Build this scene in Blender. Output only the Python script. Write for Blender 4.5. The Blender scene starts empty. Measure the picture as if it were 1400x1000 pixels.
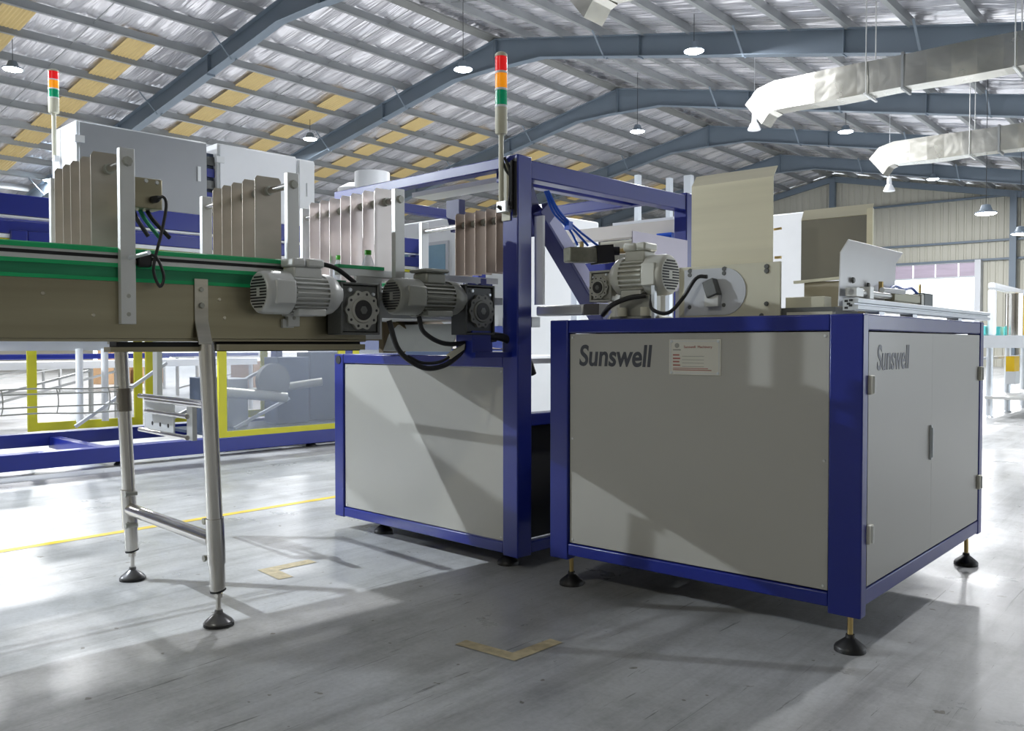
import bpy, math, random
from mathutils import Vector, Matrix, noise
random.seed(7)
S = bpy.context.scene
COL = S.collection
PI = math.pi

# ------------------------------------------------------------------ camera, world, exposure
cam_d = bpy.data.cameras.new('camera'); cam = bpy.data.objects.new('camera', cam_d); COL.objects.link(cam)
cam_d.sensor_fit = 'HORIZONTAL'; cam_d.sensor_width = 36.0; cam_d.lens = 36.0 * 1190.0 / 1400.0
cam_d.clip_start = 0.05; cam_d.clip_end = 400
cam.location = (0, 0, 1.10)
cam.rotation_euler = (PI / 2 - 0.0250, 0, math.radians(40.07))
S.camera = cam

W = bpy.data.worlds.new('sky'); S.world = W; W.use_nodes = True
_bg = W.node_tree.nodes['Background']
_bg.inputs[0].default_value = (0.86, 0.93, 1.0, 1); _bg.inputs[1].default_value = 2.3
S.view_settings.view_transform = 'Standard'; S.view_settings.look = 'None'
S.view_settings.gamma = 1.0; S.view_settings.use_curve_mapping = False
S.view_settings.exposure = 0.42
LAMP_W = 760.0       # one high bay lamp
KEY_W = 5200.0       # the flood lamp upstream of the conveyor

# ------------------------------------------------------------------ materials
MATS = {}
def pm(name, col, rough=0.5, metal=0.0, var=0.06, vscale=5.0, bump=0.0, bscale=60.0, stretch=(1, 1, 1), coat=0.0, alpha=None, emit=None, spec=None, trans=None, bdist=0.01):
    if name in MATS: return MATS[name]
    m = bpy.data.materials.new(name); m.use_nodes = True
    nt = m.node_tree; b = nt.nodes['Principled BSDF']
    b.inputs['Roughness'].default_value = rough; b.inputs['Metallic'].default_value = metal
    tc = nt.nodes.new('ShaderNodeTexCoord'); mp = nt.nodes.new('ShaderNodeMapping')
    mp.inputs['Scale'].default_value = stretch
    nt.links.new(tc.outputs['Object'], mp.inputs['Vector'])
    n = nt.nodes.new('ShaderNodeTexNoise'); n.inputs['Scale'].default_value = vscale; n.inputs['Detail'].default_value = 5
    nt.links.new(mp.outputs[0], n.inputs['Vector'])
    r = nt.nodes.new('ShaderNodeValToRGB'); e = r.color_ramp.elements
    e[0].position = 0.3; e[1].position = 0.7
    e[0].color = tuple(max(0, c * (1 - var)) for c in col) + (1,); e[1].color = tuple(min(1, c * (1 + var)) for c in col) + (1,)
    nt.links.new(n.outputs['Fac'], r.inputs[0]); nt.links.new(r.outputs[0], b.inputs['Base Color'])
    mr = nt.nodes.new('ShaderNodeMapRange'); mr.inputs[3].default_value = max(0.02, rough - 0.06); mr.inputs[4].default_value = min(1, rough + 0.06)
    nt.links.new(n.outputs['Fac'], mr.inputs[0]); nt.links.new(mr.outputs[0], b.inputs['Roughness'])
    if bump:
        n2 = nt.nodes.new('ShaderNodeTexNoise'); n2.inputs['Scale'].default_value = bscale; n2.inputs['Detail'].default_value = 3
        nt.links.new(mp.outputs[0], n2.inputs['Vector'])
        bp = nt.nodes.new('ShaderNodeBump'); bp.inputs['Strength'].default_value = bump; bp.inputs['Distance'].default_value = bdist
        nt.links.new(n2.outputs['Fac'], bp.inputs['Height']); nt.links.new(bp.outputs[0], b.inputs['Normal'])
    if coat: b.inputs['Coat Weight'].default_value = coat; b.inputs['Coat Roughness'].default_value = 0.12
    if spec is not None: b.inputs['Specular IOR Level'].default_value = spec
    if alpha is not None: b.inputs['Alpha'].default_value = alpha
    if trans is not None: b.inputs['Transmission Weight'].default_value = trans; b.inputs['IOR'].default_value = 1.2
    if emit:
        b.inputs['Emission Color'].default_value = tuple(emit[0]) + (1,); b.inputs['Emission Strength'].default_value = emit[1]
    MATS[name] = m
    return m

M_BLUE = pm('blue_paint', (0.008, 0.020, 0.235), 0.32, var=0.05, coat=0.25)
M_PANEL = pm('grey_panel_paint', (0.44, 0.435, 0.40), 0.36, var=0.02, vscale=2, coat=0.12)
M_STEEL = pm('brushed_stainless', (0.60, 0.57, 0.49), 0.34, 1.0, var=0.10, vscale=3, bump=0.05, bscale=40, stretch=(1, 1, 14))
M_STEEL_H = pm('stainless_side_plate', (0.36, 0.33, 0.235), 0.36, 1.0, var=0.14, vscale=2.2, bump=0.05, bscale=30, stretch=(1, 0.3, 6))
M_TUBE = pm('polished_stainless_tube', (0.72, 0.70, 0.66), 0.20, 1.0, var=0.05)
M_PLATE = pm('divider_stainless', (0.46, 0.42, 0.36), 0.36, 0.6, var=0.12, vscale=4, stretch=(1, 1, 2))
M_SHEET = pm('satin_stainless_sheet', (0.66, 0.62, 0.47), 0.42, 0.45, var=0.06, vscale=2, bump=0.03, bscale=30, stretch=(0.4, 1, 10))
M_ALU = pm('anodised_aluminium', (0.66, 0.67, 0.66), 0.42, 0.55, var=0.03)
M_ALUBR = pm('bright_aluminium', (0.72, 0.76, 0.80), 0.35, 0.5, var=0.03)
M_MOTOR = pm('grey_motor_casting', (0.40, 0.41, 0.39), 0.42, 0.25, var=0.06, bump=0.1, bscale=120)
M_MOTOR_D = pm('dark_motor_casting', (0.28, 0.285, 0.255), 0.42, 0.3, var=0.08, bump=0.1, bscale=120)
M_GEAR = pm('dark_gearbox_casting', (0.13, 0.135, 0.13), 0.42, 0.35, var=0.10, bump=0.12, bscale=100)
M_GEAR_L = pm('gearbox_flange_casting', (0.42, 0.42, 0.38), 0.38, 0.5, var=0.10, bump=0.12, bscale=100)
M_BLACK = pm('black_rubber', (0.012, 0.012, 0.013), 0.45, var=0.1)
M_BLACKP = pm('black_slot', (0.006, 0.006, 0.007), 0.6, var=0.05)
M_GREEN = pm('green_wear_strip', (0.004, 0.42, 0.14), 0.38, var=0.05)
M_GREEND = pm('green_guide_band', (0.03, 0.26, 0.13), 0.3, 0.35, var=0.2, vscale=3, stretch=(1, .6, 6))
M_WHITE = pm('white_paint', (0.80, 0.82, 0.84), 0.40, var=0.015)
M_CAB = pm('pale_grey_cabinet_paint', (0.56, 0.58, 0.61), 0.40, var=0.02, vscale=1.5)
M_BEIGE = pm('cream_plastic', (0.62, 0.60, 0.47), 0.45, var=0.03)
M_YELLOW = pm('yellow_frame_paint', (0.66, 0.62, 0.02), 0.40, var=0.04)
M_OLIVE = M_YELLOW
M_ACRYL = pm('clear_acrylic', (0.62, 0.69, 0.82), 0.06, var=0.01, alpha=0.20)
M_WINDOW = pm('blue_tinted_glass', (0.30, 0.48, 0.60), 0.08, var=0.05, alpha=0.85)
M_TEXT = pm('charcoal_lettering', (0.06, 0.065, 0.08), 0.45, var=0.02)
M_TEXT2 = pm('slate_lettering', (0.20, 0.21, 0.24), 0.45, var=0.02)
M_RED_T = pm('red_print', (0.42, 0.13, 0.11), 0.5)
M_GREY_T = pm('grey_print', (0.33, 0.33, 0.30), 0.5)
M_NAMEPL = pm('etched_nameplate', (0.70, 0.69, 0.62), 0.36, 0.35, var=0.03)
M_BRASS = pm('brass', (0.62, 0.46, 0.20), 0.32, 1.0, var=0.06)
M_BLUETUBE = pm('blue_air_hose', (0.01, 0.10, 0.62), 0.3, var=0.05)
M_CARD = pm('cardboard', (0.46, 0.29, 0.16), 0.8, var=0.08)
M_BROWN = pm('brown_guard', (0.115, 0.082, 0.035), 0.5, 0.3, var=0.10)
M_DPLATE = pm('dark_brushed_plate', (0.26, 0.21, 0.17), 0.45, 0.8, var=0.06, vscale=30, stretch=(1, 6, 0.3))
M_RAFTER = pm('grey_blue_steel_paint', (0.15, 0.19, 0.235), 0.5, 0.0, var=0.05, vscale=0.8)
M_PURLIN = pm('galvanised_purlin', (0.28, 0.295, 0.30), 0.45, 0.35, var=0.08, vscale=1)
M_SKYL = pm('yellow_fibreglass', (0.40, 0.31, 0.14), 0.6, var=0.10, vscale=3, stretch=(.6, 6, 1), emit=((0.62, 0.47, 0.20), 0.16))
M_DUCT = pm('galvanised_duct', (0.52, 0.515, 0.47), 0.26, 1.0, var=0.14, vscale=1.3, bump=0.45, bscale=1.3, bdist=0.05)
M_LENS_R = pm('red_lens', (0.75, 0.015, 0.02), 0.2, emit=((1, .02, .02), 0.25))
M_LENS_O = pm('amber_lens', (0.90, 0.27, 0.01), 0.2, emit=((1, .35, .01), 0.35))
M_LENS_G = pm('green_lens', (0.005, 0.30, 0.15), 0.2, emit=((0, .5, .2), 0.08))
M_LED = pm('led_diffuser', (0.9, 0.92, 0.95), 0.4, emit=((0.88, 0.94, 1.0), 30.0))
M_CAP = pm('green_bottle_cap', (0.06, 0.42, 0.02), 0.4)
M_PET = pm('clear_bottle_plastic', (0.80, 0.86, 0.93), 0.08, var=0.01, alpha=0.42)
M_TEAL = pm('teal_bottle_caps', (0.10, 0.62, 0.62), 0.35)
M_ORANGEY = pm('yellow_column_paint', (0.86, 0.55, 0.01), 0.4)
M_LINE = pm('yellow_floor_paint', (0.72, 0.52, 0.03), 0.45, var=0.16, vscale=8)
M_TAPE = pm('worn_tan_tape', (0.50, 0.42, 0.26), 0.7, var=0.2, vscale=30)
M_WALL = pm('beige_cladding', (0.50, 0.49, 0.42), 0.6, var=0.03, vscale=0.3)
M_WALLG = pm('warm_grey_cladding', (0.36, 0.34, 0.28), 0.6, var=0.04, vscale=0.3)
M_LILAC = pm('lilac_transom_glass', (0.50, 0.42, 0.52), 0.25, var=0.14, vscale=1.5, stretch=(.4, 1, 4))
M_DARK = pm('dark_interior', (0.02, 0.021, 0.024), 0.6)
M_BELT = pm('grey_chain_belt', (0.30, 0.31, 0.30), 0.5, var=0.1, vscale=40)
M_MAROON = pm('brown_label', (0.12, 0.04, 0.02), 0.5)
M_SLATEB = pm('slate_blue_machine_paint', (0.06, 0.08, 0.13), 0.4, 0.2, var=0.05)

def floor_mat():
    m = bpy.data.materials.new('polished_concrete'); m.use_nodes = True; nt = m.node_tree; N = nt.nodes; L = nt.links
    b = N['Principled BSDF']; tc = N.new('ShaderNodeTexCoord')
    def nz(scale, det=6, rough=.6, st=(1, 1, 1), rot=0, dist=0):
        mp = N.new('ShaderNodeMapping'); mp.inputs['Scale'].default_value = st; mp.inputs['Rotation'].default_value = (0, 0, rot)
        L.new(tc.outputs['Object'], mp.inputs[0])
        n = N.new('ShaderNodeTexNoise'); n.inputs['Scale'].default_value = scale; n.inputs['Detail'].default_value = det
        n.inputs['Roughness'].default_value = rough; n.inputs['Distortion'].default_value = dist
        L.new(mp.outputs[0], n.inputs['Vector']); return n
    def ramp(src, p0, c0, p1, c1):
        r = N.new('ShaderNodeValToRGB'); e = r.color_ramp.elements
        e[0].position = p0; e[1].position = p1; e[0].color = c0 + (1,); e[1].color = c1 + (1,)
        L.new(src.outputs['Fac'], r.inputs[0]); return r
    def mul(a, bb, f=1.0):
        x = N.new('ShaderNodeMixRGB'); x.blend_type = 'MULTIPLY'; x.inputs[0].default_value = f
        L.new(a.outputs[0], x.inputs[1]); L.new(bb.outputs[0], x.inputs[2]); return x
    base = ramp(nz(0.9, 8), 0.28, (0.38, 0.385, 0.38), 0.72, (0.58, 0.59, 0.60))
    blot = ramp(nz(2.6, 7, .72), 0.30, (0.62, 0.62, 0.60), 0.52, (1, 1, 1))
    streak = ramp(nz(1.2, 6, .7, (5, .5, 1), .10, .5), 0.36, (0.70, 0.70, 0.69), 0.55, (1, 1, 1))
    scr1 = ramp(nz(3.2, 5, .7, (9, .30, 1), 0.06, .5), 0.315, (0.34, 0.335, 0.32), 0.35, (1, 1, 1))
    scr2 = ramp(nz(3.5, 4, .65, (12, .45, 1), 0.55, .9), 0.31, (0.35, 0.34, 0.32), 0.33, (1, 1, 1))
    scr3 = ramp(nz(4.5, 4, .6, (13, .4, 1), -1.1, 1.6), 0.30, (0.40, 0.39, 0.37), 0.325, (1, 1, 1))
    spots = ramp(nz(17, 2, .5), 0.265, (0.34, 0.30, 0.22), 0.285, (1, 1, 1))
    fine = ramp(nz(60, 3, .6), 0.3, (0.88, 0.88, 0.88), 0.6, (1, 1, 1))
    c = mul(mul(mul(mul(mul(mul(mul(base, blot, .75), streak, .8), scr1, .85), scr2, .85), scr3, .8), spots, .8), fine)
    L.new(c.outputs[0], b.inputs['Base Color'])
    rr = nz(1.6, 7, .65); mr = N.new('ShaderNodeMapRange'); mr.inputs[1].default_value = .3; mr.inputs[2].default_value = .75
    mr.inputs[3].default_value = 0.24; mr.inputs[4].default_value = 0.48; L.new(rr.outputs['Fac'], mr.inputs[0]); L.new(mr.outputs[0], b.inputs['Roughness'])
    bp = N.new('ShaderNodeBump'); bp.inputs['Strength'].default_value = 0.06; bp.inputs['Distance'].default_value = .01
    L.new(nz(18, 5).outputs['Fac'], bp.inputs['Height']); L.new(bp.outputs[0], b.inputs['Normal'])
    b.inputs['Specular IOR Level'].default_value = 0.5
    return m
M_FLOOR = floor_mat()

def foil_mat():
    m = bpy.data.materials.new('foil_insulation'); m.use_nodes = True; nt = m.node_tree; N = nt.nodes; L = nt.links
    b = N['Principled BSDF']; tc = N.new('ShaderNodeTexCoord')
    def nz(scale, st, det=5):
        mp = N.new('ShaderNodeMapping'); mp.inputs['Scale'].default_value = st; L.new(tc.outputs['Object'], mp.inputs[0])
        n = N.new('ShaderNodeTexNoise'); n.inputs['Scale'].default_value = scale; n.inputs['Detail'].default_value = det; n.inputs['Distortion'].default_value = .6
        L.new(mp.outputs[0], n.inputs['Vector']); return n
    n1 = nz(0.9, (0.5, 2.6, 1)); n2 = nz(1.0, (0.22, 2.9, 1), 3)
    r = N.new('ShaderNodeValToRGB'); e = r.color_ramp.elements; e[0].position = .25; e[1].position = .75
    e[0].color = (0.74, 0.74, 0.79, 1); e[1].color = (0.95, 0.94, 0.98, 1); L.new(n1.outputs['Fac'], r.inputs[0]); L.new(r.outputs[0], b.inputs['Base Color'])
    b.inputs['Metallic'].default_value = 0.6; b.inputs['Roughness'].default_value = 0.20
    bp = N.new('ShaderNodeBump'); bp.inputs['Strength'].default_value = 0.9; bp.inputs['Distance'].default_value = 0.14
    L.new(n2.outputs['Fac'], bp.inputs['Height']); L.new(bp.outputs[0], b.inputs['Normal'])
    return m
M_FOIL = foil_mat()

# ------------------------------------------------------------------ mesh builder
class MB:
    def __init__(s): s.v = []; s.f = []
    def add(s, vs, fs):
        o = len(s.v); s.v += [tuple(p) for p in vs]; s.f += [tuple(i + o for i in f) for f in fs]; return s
    def box(s, x0, x1, y0, y1, z0, z1):
        if x0 > x1: x0, x1 = x1, x0
        if y0 > y1: y0, y1 = y1, y0
        if z0 > z1: z0, z1 = z1, z0
        v = [(x0, y0, z0), (x1, y0, z0), (x1, y1, z0), (x0, y1, z0), (x0, y0, z1), (x1, y0, z1), (x1, y1, z1), (x0, y1, z1)]
        return s.add(v, [(0, 3, 2, 1), (4, 5, 6, 7), (0, 1, 5, 4), (1, 2, 6, 5), (2, 3, 7, 6), (3, 0, 4, 7)])
    def bar(s, p0, p1, w, h, up=(0, 0, 1)):
        p0 = Vector(p0); p1 = Vector(p1); d = (p1 - p0).normalized(); u = Vector(up)
        if abs(d.dot(u)) > .99: u = Vector((0, 1, 0))
        a = d.cross(u).normalized(); b = a.cross(d).normalized(); v = []
        for p in (p0, p1):
            for sa, sb in ((-1, -1), (1, -1), (1, 1), (-1, 1)): v.append(p + a * sa * w / 2 + b * sb * h / 2)
        return s.add(v, [(3, 2, 1, 0), (4, 5, 6, 7), (0, 1, 5, 4), (1, 2, 6, 5), (2, 3, 7, 6), (3, 0, 4, 7)])
    def cyl(s, p0, p1, r, n=20, r2=None, cap=True):
        return s.loft([(p0, r), (p1, r if r2 is None else r2)], n, cap)
    def loft(s, st, n=20, cap=True):
        """rings of radius r at the given points (straight axis)"""
        P = [Vector(p) for p, _ in st]; d = (P[-1] - P[0]).normalized()
        u = Vector((0, 0, 1)) if abs(d.z) < .9 else Vector((1, 0, 0))
        a = d.cross(u).normalized(); b = d.cross(a).normalized(); v = []; f = []
        for p, (_, r) in zip(P, st):
            for k in range(n):
                t = 2 * PI * k / n; v.append(p + (a * math.cos(t) + b * math.sin(t)) * r)
        for i in range(len(st) - 1):
            for k in range(n):
                k2 = (k + 1) % n; f.append((i * n + k, i * n + k2, (i + 1) * n + k2, (i + 1) * n + k))
        if cap: f.append(tuple(reversed(range(n)))); f.append(tuple(range((len(st) - 1) * n, len(st) * n)))
        return s.add(v, f)
    def tube(s, pts, r, n=10, sub=6):
        """a bent cable or pipe through pts (Catmull-Rom)"""
        P = [Vector(p) for p in pts]; Q = []
        if len(P) > 2 and sub > 1:
            E = [2 * P[0] - P[1]] + P + [2 * P[-1] - P[-2]]
            for i in range(1, len(E) - 2):
                for k in range(sub):
                    t = k / sub; p0, p1, p2, p3 = E[i - 1:i + 3]
                    Q.append(.5 * ((2 * p1) + (p2 - p0) * t + (2 * p0 - 5 * p1 + 4 * p2 - p3) * t * t + (3 * p1 - p0 - 3 * p2 + p3) * t ** 3))
            Q.append(P[-1])
        else: Q = P
        v = []; f = []; ref = None
        for i, p in enumerate(Q):
            d = (Q[min(i + 1, len(Q) - 1)] - Q[max(i - 1, 0)]).normalized()
            if ref is None: ref = d.cross(Vector((0.3, 0.2, 1))).normalized()
            a = (ref - d * ref.dot(d)).normalized(); ref = a; b = d.cross(a)
            for k in range(n):
                t = 2 * PI * k / n; v.append(p + (a * math.cos(t) + b * math.sin(t)) * r)
        for i in range(len(Q) - 1):
            for k in range(n):
                k2 = (k + 1) % n; f.append((i * n + k, i * n + k2, (i + 1) * n + k2, (i + 1) * n + k))
        f.append(tuple(reversed(range(n)))); f.append(tuple(range((len(Q) - 1) * n, len(Q) * n)))
        return s.add(v, f)
    def prism(s, poly, axis, a, b):
        """extrude a 2D outline along an axis; outline in the other two axes in xyz order"""
        def mk(p, q):
            return (q, p[0], p[1]) if axis == 'x' else ((p[0], q, p[1]) if axis == 'y' else (p[0], p[1], q))
        n = len(poly); v = [mk(p, a) for p in poly] + [mk(p, b) for p in poly]
        f = [tuple(range(n)), tuple(range(2 * n - 1, n - 1, -1))] + [(k, (k + 1) % n + 0, (k + 1) % n + n, k + n)[::-1] for k in range(n)]
        return s.add(v, f)
    def sheet(s, path, axis, a, b, t=0.003):
        """a bent sheet: polyline in two axes, thickened, extruded along axis"""
        n = len(path); off = []
        for i in range(n):
            p = Vector(path[max(i - 1, 0)]); q = Vector(path[min(i + 1, n - 1)]); d = (q - p).normalized(); nn = Vector((-d.y, d.x))
            off.append((path[i][0] + nn.x * t, path[i][1] + nn.y * t))
        return s.prism(list(path) + off[::-1], axis, a, b)
    def build(s, name, mat, parent=None, bevel=0, smooth=True, loc=None, rotz=None):
        me = bpy.data.meshes.new(name); me.from_pydata(s.v, [], s.f); me.validate(); 
        import bmesh
        bm = bmesh.new(); bm.from_mesh(me); bmesh.ops.recalc_face_normals(bm, faces=bm.faces); bm.to_mesh(me); bm.free()
        me.materials.append(mat)
        if smooth:
            me.polygons.foreach_set('use_smooth', [True] * len(me.polygons)); me.set_sharp_from_angle(angle=math.radians(32))
        me.update()
        o = bpy.data.objects.new(name, me); COL.objects.link(o)
        if parent: o.parent = parent
        if loc: o.location = loc
        if rotz is not None: o.rotation_euler = (0, 0, rotz)
        if bevel:
            md = o.modifiers.new('bevel', 'BEVEL'); md.width = bevel; md.segments = 2; md.limit_method = 'ANGLE'; md.angle_limit = math.radians(50)
        return o

def tag(o, label=None, cat=None, group=None, kind=None):
    if label: o['label'] = label
    if cat: o['category'] = cat
    if group: o['group'] = group
    if kind: o['kind'] = kind
    return o
def thing(name, loc, deg, label, cat, group=None):
    o = bpy.data.objects.new(name, None); COL.objects.link(o); o.empty_display_size = .1
    o.location = loc; o.rotation_euler = (0, 0, math.radians(deg)); return tag(o, label, cat, group)
def share(src, name, parent, loc):
    o = src.copy(); o.name = name; COL.objects.link(o); o.parent = parent; o.location = loc; return o
def text(name, body, mat, parent, size, loc, rot, width=None, shear=0.0, offset=0.0, height=None):
    c = bpy.data.curves.new(name, 'FONT'); c.body = body; c.size = size; c.shear = shear; c.offset = offset; c.extrude = 0.0006
    c.materials.append(mat); o = bpy.data.objects.new(name, c); COL.objects.link(o); o.parent = parent
    o.location = loc; o.rotation_euler = rot
    bpy.context.view_layer.update()
    sx = width / max(o.dimensions.x, 1e-6) if width else 1; sy = height / max(o.dimensions.y, 1e-6) if height else 1
    me = bpy.data.meshes.new_from_object(o.evaluated_get(bpy.context.evaluated_depsgraph_get()))
    n = bpy.data.objects.new(name, me); COL.objects.link(n); n.parent = parent; n.location = loc; n.rotation_euler = rot; n.scale = (sx, sy, 1)
    if not me.materials: me.materials.append(mat)
    bpy.data.objects.remove(o); bpy.data.curves.remove(c)
    return n

# ================================================================== THE HALL
RX = -16.9                                    # ridge
def rz(x, z0=10.15): return z0 - 0.2 * abs(x - RX)

fl = MB(); fl.add([(-45, -14, 0), (14, -14, 0), (14, 52, 0), (-45, 52, 0)], [(0, 1, 2, 3)])
floor = tag(fl.build('floor', M_FLOOR), kind='structure', label='grey polished concrete factory floor with scuffs')
MB().add([(-5.145, -3, .0015), (-5.08, -3, .0015), (-4.85, 9, .0015), (-4.915, 9, .0015)], [(0, 1, 2, 3)]).build('floor_line', M_LINE, floor)['label'] = 'yellow painted aisle line'
def ell(name, a, b, c, w):
    a, b, c = Vector(a), Vector(b), Vector(c); d1 = (b - a).normalized(); d2 = (c - b).normalized()
    n1 = Vector((-d1.y, d1.x)) * w / 2; n2 = Vector((-d2.y, d2.x)) * w / 2; k = (n1 + n2).normalized(); k = k * (w / 2) / max(.3, k.dot(n1.normalized()))
    P = [a + n1, b + k, c + n2, c - n2, b - k, a - n1]
    m = MB(); m.add([p.to_3d() + Vector((0, 0, .002)) for p in P], [(0, 1, 4, 5), (1, 2, 3, 4)])
    o = m.build(name, M_TAPE, floor); o['label'] = 'worn tan tape corner mark'
ell('tape_mark', (-3.59, 2.70), (-3.61, 2.45), (-3.42, 2.42), .075)
ell('tape_mark', (-2.19, 2.31), (-1.945, 2.32), (-1.93, 2.55), .06)

# roof: two foil-lined slopes, purlins, rafters, skylights
def slope(x_out):
    nx, ny = 44, 420; v = []; f = []
    for i in range(nx + 1):
        x = RX + (x_out - RX) * i / nx
        for j in range(ny + 1):
            y = -10 + 58.0 * j / ny
            ph = (abs(x - RX) - 1.2) / 1.31
            sag = 0.02 + 0.05 * abs(math.sin(PI * ph))
            h = sag * (math.sin(y * 7.2 + 1.4 * noise.noise((x * .35, y * .25, 0))) * .5 + 1.3 * noise.noise((x * .16, y * 2.1, 3.1)))
            v.append((x, y, rz(x, 10.24) + h))
    for i in range(nx):
        for j in range(ny):
            a = i * (ny + 1) + j; f.append((a, a + 1, a + ny + 2, a + ny + 1))
    m = MB(); m.add(v, f); return m
ceiling = bpy.data.objects.new('ceiling', None); COL.objects.link(ceiling); tag(ceiling, 'pitched foil-lined roof on steel rafters', kind='structure')
slope(-40.0).build('roof_slope', M_FOIL, ceiling); slope(9.0).build('roof_slope', M_FOIL, ceiling)
RAFT = [-6.6, 0.0, 6.6, 13.1, 19.4, 25.85, 32.6, 39.7, 46.5]
rm = MB()
for s_ in (-1, 1):
    L_ = 23.0 if s_ < 0 else 25.5
    def X(d): return RX + s_ * d
    top = [(X(0), 9.99), (X(L_), 9.99 - .2 * L_)]
    bot = [(X(0), 9.17), (X(1.7), 9.14), (X(L_), 9.99 - .2 * L_ - .55)]
    rm.prism(top + bot[::-1], 'y', -.006, .006)
    rm.sheet(top, 'y', -.13, .13, .018)
    rm.sheet([(p[0], p[1]) for p in bot], 'y', -.13, .13, -.018)
    for d in (0.02, 4.9, 10.1, 15.2, 20.3):                   # splice and stiffener plates
        zt = 9.98 - .2 * d; rm.box(X(d) - .012, X(d) + .012, -.12, .12, zt - (.80 if d < 1 else .56), zt)
    for k in range(2, 16, 3):                                  # fly braces from purlin to lower flange
        d = 1.2 + 1.31 * k
        for q in (-1, 1): rm.bar((X(d), q * .62, 10.0 - .2 * d), (X(d), q * .05, 9.42 - .2 * d), .05, .012)
raft0 = None
for y in RAFT[:-1]:
    if raft0 is None: raft0 = rm.build('rafter', M_RAFTER, ceiling); raft0.location = (0, y, 0)
    else: share(raft0, 'rafter', ceiling, (0, y, 0))
pur = MB(); pur.box(-.035, .035, -10, 47, -.10, .10).box(-.055, .055, -10, 47, -.105, -.09)
p0 = None
for s_ in (-1, 1):
    for k in range(18):
        d = (1.2 if s_ > 0 else 1.2) + (1.285 if s_ > 0 else 1.31) * k
        x = RX + s_ * d
        if x > 8 or x < -39: continue
        if p0 is None: p0 = pur.build('purlin', M_PURLIN, ceiling); p0.location = (x, 0, rz(x, 10.10))
        else: share(p0, 'purlin', ceiling, (x, 0, rz(x, 10.10)))
MB().prism([(-.22, -.10), (0, .0), (.22, -.10), (.20, -.14), (0, -.05), (-.20, -.14)], 'y', -10, 47).build('ridge_flashing', pm('ridge_flashing', (0.16, .165, .16), .5), ceiling, loc=(RX, 0, 10.10))
sk = MB()
_n = 8
for a_ in range(_n):                                           # ribbed panel
    y0 = -.375 + .75 * a_ / _n; y1 = y0 + .75 / _n
    sk.add([(-.60, y0, .12), (.60, y0, -.12), (.60, (y0 + y1) / 2, -.14), (-.60, (y0 + y1) / 2, .10), (.60, y1, -.12), (-.60, y1, .12)], [(0, 1, 2, 3), (3, 2, 4, 5)])
sk0 = None
for y in (8.42, 11.40, 15.15, 18.15, 21.83, 24.86, 28.62, 31.66, 35.4, 38.5):
    for k in range(4, 12):
        x = RX - (1.2 + 1.31 * (k - .5)); zc = rz(x, 10.13)
        # slope: z falls towards -x on this side, so flip
        if sk0 is None:
            sk0 = sk.build('skylight_panel', M_SKYL, ceiling, smooth=False); sk0.location = (x, y, zc); sk0.rotation_euler = (0, 0, PI)
        else: share(sk0, 'skylight_panel', ceiling, (x, y, zc))
# sag rod and cross bracing between purlins
rod = MB()
for y in (10.0, 16.2, 22.6, 29.2, 36.1):
    for s_ in (-1, 1):
        rod.bar((RX + s_ * .3, y, 10.02), (RX + s_ * 22, y, 10.02 - .2 * 21.7), .016, .016)
rod.build('sag_rod', M_PURLIN, ceiling)

# end wall, ribbed cladding with an opening
YE = 46.9
def clad(x0, x1, z0f, z1f, y=YE, p=.34):
    m = MB(); n = int((x1 - x0) / p); w = (x1 - x0) / n
    for k in range(n):
        xs = [x0 + w * k, x0 + w * (k + .62), x0 + w * (k + .70), x0 + w * (k + .92), x0 + w * (k + 1)]; ys = [y, y, y + .035, y + .035, y]
        for a in range(4):
            m.add([(xs[a], ys[a], z0f(xs[a])), (xs[a + 1], ys[a + 1], z0f(xs[a + 1])), (xs[a + 1], ys[a + 1], z1f(xs[a + 1])), (xs[a], ys[a], z1f(xs[a]))], [(0, 1, 2, 3)])
    return m
top_f = lambda x: rz(x, 10.2)
wall_end = tag(clad(-40, -17.2, lambda x: 0, top_f).build('wall_end', M_WALL, smooth=False), 'beige ribbed cladding end wall', kind='structure')
clad(-17.2, -9.75, lambda x: 5.1, top_f).build('cladding_panel', M_WALL, wall_end, smooth=False)
clad(-9.75, 9, lambda x: 0, top_f).build('cladding_panel', M_WALL, wall_end, smooth=False)
for z in (2.2, 5.15, 6.05, 8.15):
    g = MB()
    if z == 8.15: g.box(-25, -8.4, YE - .14, YE - .02, z - .05, z + .05)
    else: g.box(-40, -17.2 if z < 5 else 9, YE - .14, YE - .02, z - .05, z + .05)
    g.build('girt', M_RAFTER, wall_end)
for x in (-16.9, -8.40, -1.2, -25.5):
    MB().box(x - .14, x + .14, YE - .42, YE - .15, 0, rz(x, 9.9)).build('wall_column', M_RAFTER, wall_end)
for s_ in (-1, 1):
    MB().bar((RX, YE - .28, 9.85), (RX + s_ * 22, YE - .28, 9.85 - 4.4), .2, .30).build('gable_beam', M_RAFTER, wall_end)
door = bpy.data.objects.new('door_1', None); COL.objects.link(door); tag(door, 'tall open loading doorway with transom panes in end wall', kind='structure')
for k in range(7):
    x0 = -17.1 + k * 1.05
    MB().box(x0 + .03, x0 + 1.02, YE - .02, YE + .01, 4.40, 5.05).build('transom_pane', M_LILAC, door)
fr = MB(); fr.box(-17.2, -9.75, YE - .06, YE + .04, 5.05, 5.14).box(-17.2, -9.75, YE - .06, YE + .04, 4.34, 4.41)
fr.box(-9.98, -9.72, YE - .5, YE + .04, 0, 5.14).box(-17.3, -17.15, YE - .06, YE + .04, 0, 5.14)
fr.build('door_frame', M_CAB, door)
yard = MB(); yard.add([(-60, 52, -.02), (40, 52, -.02), (40, 90, -.02), (-60, 90, -.02)], [(0, 1, 2, 3)])
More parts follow.
